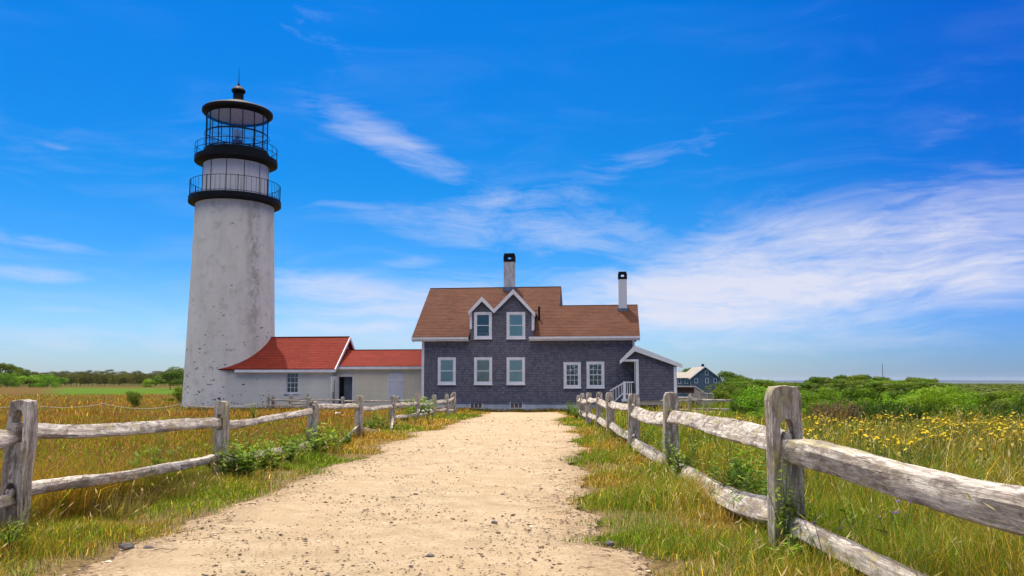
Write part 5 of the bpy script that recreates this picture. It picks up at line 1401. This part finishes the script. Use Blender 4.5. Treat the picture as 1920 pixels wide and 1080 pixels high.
# verge between path and fences (both sides), and the strip before the house
def verge(name, n, y0, y1, lo, hi, seed, lab, hmin, hmax, right):
    X, Y, r_ = sample(n, y0, y1, lo, hi, seed, 1.55)
    l, rr = path_edges(Y); d = (l - X) if not right else (X - rr)           # distance from the path edge
    dens = np.clip((d + .10 + .12 * vnoise(X, Y, 5, seed)) / .5, 0, 1) * np.clip(.78 + .5 * vnoise(X, Y, 2.2, seed + 1), .2, 1)
    dens = np.where(Y > 39, 1, dens)
    k = (r_.rand(n) < dens) & ~in_building(X, Y); X, Y, d = X[k], Y[k], d[k]; n = len(X)
    g1, g2 = vnoise(X, Y, .9, seed + 2), vnoise(X, Y, 3.0, seed + 3)
    e = np.clip(d / 1.2, 0, 1)
    col, c, ks = pick({'green': .9 + .7 * g1 + .2 * g2, 'lush': .35 + .35 * g1 + .2 * g2, 'olive': .7 + 0 * X, 'gold': .6 - .6 * g1, 'rust': .2 - .4 * g1 - .2 * g2, 'straw': .5 - .35 * g1 - .2 * e, 'pale': .16 + 0 * X}, n, r_)
    Hh = r_.uniform(hmin, hmax, n) * (.45 + .75 * e) * (1 + .25 * g2)
    blades(name, X, Y, Hh, wid(Y, .004) * r_.uniform(.6, 1.2, n), col, r_.uniform(.15, .9, n), lab, seed)
verge('verge_grass', 190000, 2.6, 41, lambda Y: np.where(Y < 30, -3.8 + 0 * Y, -3.2 + (Y - 30) * .07), lambda Y: edge_x(Lp, Y) + .35, 21, 'short green and straw grass between left fence and path', .05, .20, False)
verge('verge_grass', 190000, 2.2, 41, lambda Y: edge_x(Rp, Y) - .35, lambda Y: np.interp(Y, [0, 3, 6, 11, 18, 30, 42], [2.0, 1.95, 2.0, 2.35, 2.5, 2.9, 4.2]), 31, 'green and straw grass between path and right fence', .06, .24, True)
# grass strip at the house foot
X, Y, r_ = sample(16000, 38.5, 44.4, lambda Y: -5 + 0 * Y, lambda Y: 7.5 + 0 * Y, 41)
vv = (X - P0.x) * S_.x + (Y - P0.y) * S_.y; k = (vv < -.03) & (vv > -2.6 - .5 * vnoise(X, Y, 1.5, 4)) & (r_.rand(len(X)) < np.clip(1.6 + vv * .75 + .5 * vnoise(X, Y, 2, 3), .03, 1)); X, Y, vv = X[k], Y[k], vv[k]; n = len(X)
col, c, ks = pick({'lush': 1.4 + vv * 1.5, 'green': .5 + 0 * X, 'gold': .5 - vv * .5, 'rust': .4 - vv * .4}, n, r_)
blades('house_grass', X, Y, r_.uniform(.04, .13, n) + .12 * np.clip(vv + 1, 0, 1), wid(Y), col, r_.uniform(.2, .8, n), 'thin grass strip along the foot of the shingled house', 42)
# right meadow, tall
def rmeadow(n, y0, y1, seed, p):
    X, Y, r_ = sample(n, y0, y1, lambda Y: np.interp(Y, [0, 3, 6, 11, 18, 30, 60], [1.75, 1.85, 1.9, 2.3, 2.5, 2.9, 6]), lambda Y: fr * Y + 2.5, seed, p)
    k = ~in_building(X, Y) & ~((X > 8.1) & (X < 10.5) & (Y > 37) & (Y < 46)); X, Y = X[k], Y[k]; n = len(X)
    g1, g2, g3 = vnoise(X, Y * 1.3, .5, 55), vnoise(X, Y, 2.0, 56), vnoise(X, Y, .2, 57); far = np.clip((Y - 14) / 16, 0, 1)
    col, c, ks = pick({'olive': 1.0 + .3 * g1 + .0 * far, 'green': .95 + .5 * g1 + 1.0 * far, 'lush': .5 + .3 * g1 + .4 * far + .2 * far, 'gold': .65 - .4 * g1 - .4 * far, 'rust': .5 - .4 * g1 + .15 * g3 - .2 * far, 'straw': .30 - .2 * g1 - .2 * far, 'pale': .08 + 0 * X}, n, r_)
    Hh = r_.uniform(.18, .56, n) * (1 + .22 * g2) * np.where(c >= 3, 1.12, 1) * np.clip(.75 + (X - 2) * .2, .7, 1)
    return X, Y, Hh, col, c, r_
X, Y, Hh, col, c, r_ = rmeadow(230000, 2.0, 62, 51, 1.6)
blades('tall_grass', X, Y, Hh, wid(Y, .0042) * r_.uniform(.6, 1.3, len(X)), col, r_.uniform(.1, .9, len(X)), 'tall olive and golden grass of the flower meadow right of the fence', 52, head=(c == 4))

def stalks(name, n, y0, y1, lo, hi, seed, lab, hmin, hmax, tone):
    X, Y, r_ = sample(n, y0, y1, lo, hi, seed, 1.4); k = ~in_building(X, Y) & ~on_path(X, Y, -.3); X, Y = X[k], Y[k]; n = len(X)
    Hh = r_.uniform(hmin, hmax, n); a = r_.uniform(0, 2 * np.pi, n); ln = r_.uniform(.15, .75, n)
    B0 = np.stack([X, Y, H(X, Y)], 1); D = np.stack([np.cos(a) * ln * Hh + .12 * Hh, np.sin(a) * ln * Hh, Hh], 1)
    m1 = B0 + D * np.array([.35, .35, .72]); T = B0 + D
    w_ = wid(Y, .0028, .00045)[:, None]; sd = unit(n) * np.array([1, 1, .1]); sd = sd / np.linalg.norm(sd, axis=1, keepdims=True) * w_
    C = np.concatenate([(B0 + m1) / 2, (m1 + T) / 2, T]); dT = (T - m1); dT = dT / np.linalg.norm(dT, axis=1, keepdims=True)
    hl = r_.uniform(.018, .042, (n, 1)); A = np.concatenate([(m1 - B0) / 2, (T - m1) / 2, dT * hl]); Bv = np.concatenate([sd * .6, sd * .5, sd * 2.0])
    o = quads_mesh(name, C, A, Bv, r_.rand(3 * n), leafmat('stalk_' + tone, *{'pale': ((.26, .17, .06), (.62, .48, .24)), 'rust': ((.22, .08, .03), (.48, .25, .10))}[tone]), None); tag(o, lab, 'grass', kind='stuff')
stalks('seed_stalks', 2400, 2.4, 22, lambda Y: np.interp(Y, [0, 6, 18, 30], [1.9, 2.0, 2.6, 3.0]), lambda Y: fr * Y + 2, 71, 'pale bent seed stalks standing in the tall right meadow', .35, .75, 'pale')
stalks('seed_stalks', 5200, 3.8, 34, lambda Y: -fr * Y - 2, lambda Y: -3.6 + 0 * Y, 72, 'rusty seed stalks standing in the left meadow', .25, .5, 'rust')
stalks('seed_stalks', 700, 2.6, 20, lambda Y: edge_x(Rp, Y), lambda Y: np.interp(Y, [0, 6, 18, 30], [1.9, 2.0, 2.6, 3.0]), 73, 'dry bent stalks in the verge by the right fence', .12, .38, 'pale')
stalks('seed_stalks', 700, 3.0, 24, lambda Y: -3.7 + 0 * Y, lambda Y: edge_x(Lp, Y), 74, 'dry bent stalks in the verge by the left fence', .10, .32, 'pale')

# ---- gravel, sticks and stones on the path
def gravel():
    r_ = np.random.RandomState(91); n = 15000
    Y = (3.0 ** -.6 + r_.rand(n) * (34 ** -.6 - 3.0 ** -.6)) ** (1 / -.6); l, rr = path_edges(Y); t = r_.rand(n)
    t = np.where(r_.rand(n) < .35, np.where(r_.rand(n) < .5, t ** 4, 1 - t ** 4), t); X = l + (rr - l) * t
    s = r_.gamma(1.5, .0026, n) + .0022; s = np.minimum(s, .022) * np.clip(.8 + Y * .035, .9, 2.2); Z = H(X, Y) + .015
    ico = [(0, 0, 1), (.9, 0, .2), (.25, .85, .3), (-.75, .5, .25), (-.7, -.55, .3), (.3, -.85, .2), (0, 0, -.6)]
    fi = [(0, 1, 2), (0, 2, 3), (0, 3, 4), (0, 4, 5), (0, 5, 1), (6, 2, 1), (6, 3, 2), (6, 4, 3), (6, 5, 4), (6, 1, 5)]
    B = np.array(ico)[None] * r_.uniform(.6, 1.3, (n, 7, 3)); a = r_.uniform(0, 6.28, n); ca, sa = np.cos(a), np.sin(a)
    el_ = r_.uniform(.8, 2.0, n)
    x = B[:, :, 0] * el_[:, None]; y = B[:, :, 1]; xr = x * ca[:, None] - y * sa[:, None]; yr = x * sa[:, None] + y * ca[:, None]
    V = np.stack([X[:, None] + xr * s[:, None], Y[:, None] + yr * s[:, None], Z[:, None] + B[:, :, 2] * s[:, None] * .55], 2).reshape(-1, 3)
    F = (np.arange(n)[:, None, None] * 7 + np.array(fi)[None]).reshape(-1, 3)
    me = bpy.data.meshes.new('gravel'); me.from_pydata(V.tolist(), [], F.tolist())
    at = me.attributes.new('col', 'FLOAT_COLOR', 'FACE'); base = np.array([(.10, .055, .026), (.20, .12, .06), (.33, .22, .12), (.6, .50, .36), (.06, .042, .03)])[r_.choice(5, n, p=[.42, .26, .14, .06, .12])]
    c = np.ones((n * 10, 4)); c[:, :3] = np.repeat(base, 10, 0); at.data.foreach_set('color', c.ravel())
    me.materials.append(mat('gravel_stone', lambda t, p: (t.put(p.inputs['Base Color'], t.node('ShaderNodeAttribute', attribute_name='col').outputs['Color']), setattr(p.inputs['Roughness'], 'default_value', .9))))
    o = bpy.data.objects.new('gravel', me); COL.objects.link(o); tag(o, 'scattered dark grit and pebbles over the sandy path', 'gravel', kind='stuff')
gravel()
def litter():
    r_ = random.Random(17); m = MB()
    for _ in range(520):
        Y = 3 + 14 * r_.random() ** 1.8; l, rr = path_edges(np.array([Y])); e = r_.random() ** 2.2 * .7
        x = float(l[0]) + e if r_.random() < .35 else float(rr[0]) - e
        if r_.random() < .3: x += (.25 if x > 0 else -.25)
        a = r_.uniform(0, 3.14); L_ = r_.uniform(.02, .11); z = h(x, Y) + .02
        m.tube([(x, Y, z), (x + math.cos(a) * L_ * .5, Y + math.sin(a) * L_ * .5, z + .006), (x + math.cos(a + .4) * L_, Y + math.sin(a + .4) * L_, z)], r_.uniform(.0012, .0028), 3)
    o = m.build('twig_litter', simple('brown_twig', (.12, .075, .045), .9, .4, 9), uv=False); tag(o, 'dry twigs and leaf litter along the path edges', 'litter', kind='stuff')
litter()
for i, (px, py, s, lab) in enumerate(((238, 1031, .045, 'dark stone at the left edge of the path'), (278, 1033, .03, 'flat grey stone lying just right of the dark stone'), (806, 1048, .026, 'small dark stone in the lower middle of the path'), (780, 930, .022, 'small dark stone near the centre of the path'),
        (1143, 1024, .032, 'brown stone at the grassy right path edge'), (942, 930, .02, 'smooth grey stone in the middle of the path'), (927, 983, .022, 'split brown stone low in the path'))):
    p = ground_hit(px, py); bm = bmesh.new(); bmesh.ops.create_icosphere(bm, subdivisions=2, radius=1)
    for v in bm.verts: v.co *= 1 + .35 * nz(v.co, 1.3, i * 3.3)
    for v in bm.verts: v.co = Vector((v.co.x * 1.25, v.co.y * .9, v.co.z * .6)) * s
    me = bpy.data.meshes.new('stone'); bm.to_mesh(me); bm.free(); me.materials.append(M_STONE)
    o = bpy.data.objects.new('stone', me); COL.objects.link(o); o.location = p + Vector((0, 0, s * .25 + .01)); tag(o, lab, 'stone')

# ---- leafy weeds
def weed(name, hgt, spread, nstem, nleaf, leaf, seed, material=None, droop=.3, wr=.42):
    root = empty(name); rg = random.Random(seed); m = MB(); C = []; A = []; B = []
    for s in range(nstem):
        a = rg.uniform(0, 6.28); q = rg.uniform(.1, 1) * spread; hh_ = hgt * rg.uniform(.55, 1); pts = []
        for i in range(6):
            t = i / 5; pts.append(Vector((math.cos(a) * q * t ** 1.4, math.sin(a) * q * t ** 1.4, hh_ * (t - droop * .35 * t * t))) + Vector((rg.uniform(-.01, .01), rg.uniform(-.01, .01), 0)))
        m.tube(pts, [.004, .0035, .003, .003, .002, .001], 4)
        for k_ in range(nleaf):
            t = .18 + .82 * (k_ + rg.random()) / nleaf; f = t * 5; i = min(4, int(f)); p = pts[i].lerp(pts[i + 1], f - i)
            b = rg.uniform(0, 6.28); d = Vector((math.cos(b), math.sin(b), rg.uniform(-.5, .7))).normalized(); L_ = leaf * rg.uniform(.6, 1.2) * (1.1 - .5 * t)
            sd = d.cross(Vector((rg.uniform(-.4, .4), rg.uniform(-.4, .4), 1))).normalized()
            C.append(p + d * L_); A.append(d * L_); B.append(sd * L_ * wr)
    m.build('stems', M_STALK, root, uv=False)
    C, A, B = (np.array([tuple(v) for v in q]) for q in (C, A, B))
    quads_mesh('leaves', C, A, B, np.random.RandomState(seed).beta(2, 2, len(C)), material or M_WEED, root); return root
WP = {'broad': [weed('leafy_weed', .56, .44, 19, 14, .050, 200 + i) for i in range(3)], 'sapling': [weed('leafy_sapling', .62, .16, 5, 12, .055, 210 + i, droop=.1) for i in range(2)],
      'fine': [weed('feathery_weed', .42, .22, 16, 22, .022, 220 + i, M_LEAFB, wr=.3) for i in range(2)], 'bigleaf': [weed('broad_leaf_weed', .48, .26, 8, 9, .085, 240 + i, droop=.2, wr=.36) for i in range(2)], 'vine': [weed('climbing_vine', .75, .14, 10, 16, .040, 230 + i, droop=.0) for i in range(2)]}
wused = set()
def put_weed(kind, px, py, s, label, Y=None, idx=0, group=None, cat='weed'):
    g = ground_hit(px, py) if Y is None else Vector((rx(px, Y), Y, h(rx(px, Y), Y)))
    p = WP[kind][idx % len(WP[kind])]
    o = copy_tree(p) if p.name in wused else p; wused.add(p.name)
    o.location = g; o.scale = (s, s, s); o.rotation_euler = (0, 0, px * .37)
    if 'group' in o: del o['group']
    tag(o, label, cat, group); return o
put_weed('broad', 425, 893, .95, 'dark leafy weed at the foot of the second left fence post', Y=9.6)
put_weed('broad', 470, 905, 1.15, 'large leafy weed under the rails right of the second left post', Y=9.7, idx=1)
for i, (px, Y, s) in enumerate(((520, 11.3, 1.0), (545, 12.2, 1.1), (560, 13.0, .9), (635, 14.9, 1.0), (655, 16.2, .9), (440, 10.6, .8))): put_weed('broad', px, 0, s, 'low leafy weed under the left fence around its third post', Y=Y, idx=i, group='weeds around the third left post')
put_weed('broad', 500, 890, 1.0, 'leafy weed between the second and third left posts', Y=10.6, idx=2)
put_weed('broad', 590, 860, 1.2, 'bushy weed at the foot of the third left post', Y=13.9)
put_weed('broad', 612, 852, 1.2, 'yellow-green weed right of the third left post', Y=14.3, idx=1)
put_weed('sapling', 298, 880, .95, 'upright sapling behind the lower left rail', Y=9.8)
put_weed('sapling', 465, 845, 1.1, 'thin leafy sapling behind the left fence', Y=12.5, idx=1)
put_weed('fine', 40, 1005, .95, 'pale feathery weed at the base of the nearest left post', Y=5.4)
put_weed('fine', 60, 1075, .6, 'small feathery weed at the bottom left corner', Y=4.4, idx=1)
put_weed('fine', 480, 790, 2.0, 'yellow-green bushy weed in the meadow before the tower', Y=27, idx=1)
for i, (px, Y) in enumerate(((770, 30.5), (785, 31), (790, 34), (778, 33), (800, 32))): put_weed('broad', px, 0, 1.6 + .2 * (i % 3), 'tall leafy weeds around the fence near the house corner', Y=Y, idx=i, group='weeds by the house corner')
for i, (px, Y) in enumerate(((700, 20.5), (715, 22), (760, 27), (690, 19.6))): put_weed('broad', px, 0, 1.15, 'leafy weed along the left fence near its broken rails', Y=Y, idx=i, group='weeds along the broken rails')
put_weed('vine', 1462, 0, .95, 'vine climbing the left face of the nearest right post', Y=5.12)
put_weed('vine', 1490, 0, .75, 'leafy shoots at the foot of the nearest right post', Y=5.15, idx=1)
put_weed('bigleaf', 1512, 0, .8, 'dark broad leaved weed under the lower rail at the nearest right post', Y=5.1)
put_weed('bigleaf', 1478, 0, .65, 'broad leaved weed in front of the nearest right post', Y=4.9, idx=1)
put_weed('bigleaf', 1385, 0, 1.3, 'broad leaved bush behind the gap left of the nearest right post', Y=7.9, idx=1)
put_weed('bigleaf', 300, 0, 1.15, 'dark broad leaved weed behind the lower left rail', Y=8.8)
put_weed('bigleaf', 448, 0, 1.1, 'broad leaved weed climbing beside the second left post', Y=9.6, idx=1)
put_weed('bigleaf', 597, 0, 1.4, 'broad leaved weed hiding the foot of the third left post', Y=13.6)
put_weed('vine', 1253, 0, .95, 'vine climbing the second right fence post', Y=10.3, idx=1)
put_weed('broad', 1275, 0, 1.1, 'leafy weed under the sagging lower right rail', Y=9.6, idx=1)
put_weed('broad', 1392, 0, 1.25, 'tall leafy weed behind the right fence between the first two posts', Y=7.6, idx=2)
for i, (px, Y, s) in enumerate(((1410, 6.6, .9), (1378, 7.4, 1.0), (1430, 7.0, .8))): put_weed('broad', px, 0, s, 'bright leafy weed clump behind the fence left of the nearest right post', Y=Y, idx=i, group='weeds left of the nearest right post')
put_weed('sapling', 1370, 0, 1.2, 'dark leafed sapling behind the sagging rail', Y=8.3)
put_weed('broad', 1420, 0, .9, 'leafy weed just left of the nearest right post', Y=7.2)
put_weed('broad', 1205, 0, 1.2, 'leafy weed behind the third right post', Y=14.6); put_weed('broad', 1180, 0, 1.0, 'weed growing through the right fence further back', Y=15.5, idx=1)
put_weed('sapling', 1590, 0, .8, 'broad leafed sprig in the grass right of the nearest post', Y=5.4, idx=1)
put_weed('broad', 1345, 0, .8, 'leafy weed low behind the sagging rail', Y=8.6, idx=1)
for i, (px, Y) in enumerate(((1075, 33), (1070, 35), (1080, 30), (1065, 36.5))): put_weed('fine', px, 0, 1.9, 'green weed at the far end of the right fence', Y=Y, idx=i, group='weeds at the far right fence end')
for L_ in WP.values():
    for p in L_:
        if p.name not in wused:
            for c in list(p.children): bpy.data.objects.remove(c)
            bpy.data.objects.remove(p)
# tall dark tussocks behind the flowers and dry twiggy bush
def tussock(name, n, hgt, spread, pal, seed):
    r_ = np.random.RandomState(seed); a = r_.uniform(0, 6.28, n); q = r_.rand(n) ** .7
    bx, by = q * spread * .5 * np.cos(a), q * spread * .5 * np.sin(a); hh_ = hgt * r_.uniform(.55, 1, n)
    B0 = np.stack([bx, by, np.zeros(n)], 1); T = np.stack([bx * 1.9, by * 1.9, hh_], 1) + r_.normal(size=(n, 3)) * .04
    return B0, T
def put_tussock(px, Y, hgt, spread, n, dark, light, lab, seed, w=.02, group=None, cat='shrub', name='upright_shrub'):
    B0, T = tussock(name, n, hgt, spread, None, seed); root = empty(name, (rx(px, Y), Y, h(rx(px, Y), Y))); tag(root, lab, cat, group)
    A = (T - B0) / 2; C = (T + B0) / 2; d = unit(n); Bv = np.cross(A, d); Bv = Bv / (np.linalg.norm(Bv, axis=1, keepdims=True) + 1e-9) * w
    r_ = np.random.RandomState(seed); m_ = n * 4; k = r_.randint(0, n, m_); t = r_.uniform(.3, 1, (m_, 1)); P = B0[k] + (T[k] - B0[k]) * t; a2, b2 = leaf_axes(m_, w * 2.2, None, .4)
    mt = leafmat('shoot_' + lab.split()[0], dark, light)
    quads_mesh('shoots', C, A, Bv, r_.rand(n), mt, root); quads_mesh('leaves', P, a2, b2, r_.rand(m_), mt, root)
put_tussock(1652, 23, .8, 1.1, 420, (.03, .06, .012), (.09, .15, .03), 'dark upright shrub behind the yellow flowers', 301)
put_tussock(1690, 24, .8, 1.0, 360, (.03, .06, .012), (.09, .15, .03), 'dark broom-like shrub right beside the other upright one', 302)
put_tussock(1562, 23, .85, .9, 300, (.10, .06, .04), (.26, .18, .11), 'dry brown twiggy shrub behind the flowers', 303)
put_tussock(1394, 31, .9, .7, 320, (.03, .06, .012), (.08, .14, .03), 'dark green upright shrub against the far meadow fence', 304)
put_tussock(1500, 24, .55, .8, 260, (.05, .08, .015), (.15, .19, .04), 'olive upright shrub left of the dry twiggy one', 305)
for i, (px, Y, hg) in enumerate(((225, 6.9, .26), (262, 7.4, .24), (330, 8.0, .25), (372, 8.6, .24))):
    put_tussock(px, Y, hg * .8, .32, 260, (.10, .07, .022), (.34, .25, .085), 'brown matted grass clump under the lower left rail', 330 + i, .0035, 'matted clumps under the left rail', 'grass clump', 'grass_clump')
put_tussock(1800, 24, .75, 1.6, 260, (.05, .09, .015), (.15, .20, .04), 'olive low shrub at the right edge of the flowers', 306)
put_tussock(1905, 23, .8, 1.2, 260, (.03, .07, .012), (.10, .16, .03), 'dark shrub at the far right edge of the meadow', 307)

# ---- wild flowers: each plant is a thing with stem and blooms
def flower_proto(seed, hgt, nb, size, petal, name):
    root = empty(name); rg = random.Random(seed); st = MB(); heads = []
    for i in range(nb):
        a = rg.uniform(0, 6.28); q = rg.uniform(.02, .11); hh_ = hgt * rg.uniform(.78, 1); tip = Vector((math.cos(a) * q, math.sin(a) * q, hh_)); st.tube([(0, 0, -.05), (tip.x * .4, tip.y * .4, hh_ * .6), tip], [.004, .003, .002], 4); heads.append(tip)
    for i in range(6): a = rg.uniform(0, 6.28); z = rg.uniform(.1, .6) * hgt; st.add([(0, 0, z), (.05 * math.cos(a) - .008, .05 * math.sin(a), z + .04), (.10 * math.cos(a), .10 * math.sin(a), z + .05), (.05 * math.cos(a) + .008, .05 * math.sin(a), z + .03)], [(0, 1, 2, 3)])
    st.build('stem', M_STALK, root, uv=False)
    for tip in heads:
        b = MB(); tx, ty = rg.uniform(-.6, .6), rg.uniform(-.9, .3); N_ = Vector((tx, ty, 1)).normalized(); U = N_.orthogonal().normalized(); V_ = N_.cross(U)
        for k in range(9):
            t = 2 * math.pi * k / 9; d = U * math.cos(t) + V_ * math.sin(t); s_ = N_.cross(d)
            b.add([tip + N_ * .004, tip + d * size * .6 - s_ * size * .22 + N_ * .006, tip + d * size + N_ * .0, tip + d * size * .6 + s_ * size * .22 + N_ * .006], [(0, 1, 2, 3)])
        o = b.build('bloom', petal, root, uv=False)
        c = MB(); 
        for k in range(6):
            t0, t1 = 2 * math.pi * k / 6, 2 * math.pi * (k + 1) / 6; c.add([tip + N_ * size * .3, tip + (U * math.cos(t0) + V_ * math.sin(t0)) * size * .25 + N_ * .008, tip + (U * math.cos(t1) + V_ * math.sin(t1)) * size * .25 + N_ * .008], [(0, 1, 2)])
        c.build('bloom_centre', simple('orange_disc', (.45, .20, .01), .8), o, uv=False)
    return root
FPR = [flower_proto(400 + i, .50 + .04 * i, 3 + i % 3, .022, M_PETAL, 'yellow_wildflower') for i in range(4)]
r2 = random.Random(33)
spots = []
while len(spots) < 230:
    px = r2.triangular(1500, 1990, 1830) if r2.random() < .8 else r2.uniform(1290, 1560)
    Y = 7.8 + 8.6 * r2.random() ** .8
    py = 715 + (EYE - (-.12 + .6)) / Y * F_PX
    if px > 1480 or Y > 9: spots.append((px, Y))
for i, (px, Y) in enumerate(spots):
    o = FPR[i] if i < 4 else copy_tree(FPR[i % 4]); x = rx(px, Y); s = r2.uniform(.85, 1.15); q = 1.0 + max(0, Y - 9) * .015
    o.location = (x, Y, h(x, Y)); o.scale = (s * q, s * q, s); o.rotation_euler = (0, 0, r2.uniform(0, 6.28)); tag(o, 'yellow daisy-like wildflower standing in the right meadow', 'flower', 'yellow wildflowers of the right meadow')
VP = flower_proto(500, .38, 3, .016, M_PURPLE, 'purple_wildflower')
for i, (px, Y) in enumerate(((1685, 5.6), (1722, 5.8), (1655, 5.0), (1740, 6.1), (1535, 4.6), (1780, 6.4))):
    o = VP if i == 0 else copy_tree(VP); o.location = (rx(px, Y), Y, h(rx(px, Y), Y)); o.rotation_euler = (0, 0, i); tag(o, 'small purple vetch flower in the grass below the near right rail', 'flower', 'purple flowers below the near rail')
WPp = flower_proto(510, .45, 5, .028, M_WHITEP, 'white_wildflower')
for i, (px, Y) in enumerate(((790, 26.5), (800, 27.5), (812, 28.5), (780, 26), (805, 26), (640, 22))):
    o = WPp if i == 0 else copy_tree(WPp); o.location = (rx(px, Y), Y, h(rx(px, Y), Y)); o.scale = (1.5, 1.5, 1.2); o.rotation_euler = (0, 0, i); tag(o, 'white flowering weed beside the left fence near the house', 'flower', 'white flowers by the left fence')

# ------------------------------------------------------------------ thin sea haze between the camera and the far shore
def haze():
    m = MB(); m.box(-6000, 15500, -40, 15500, -24, 60)
    mm = bpy.data.materials.new('haze'); mm.use_nodes = True; nt = mm.node_tree; nt.nodes.clear()
    out = nt.nodes.new('ShaderNodeOutputMaterial'); v = nt.nodes.new('ShaderNodeVolumePrincipled')
    v.inputs['Color'].default_value = (.80, .88, 1.0, 1); v.inputs['Density'].default_value = HAZE; v.inputs['Anisotropy'].default_value = .1
    nt.links.new(v.outputs[0], out.inputs['Volume'])
    o = m.build('haze', mm, uv=False); o['kind'] = 'stuff'
HAZE = 0.00003
haze()
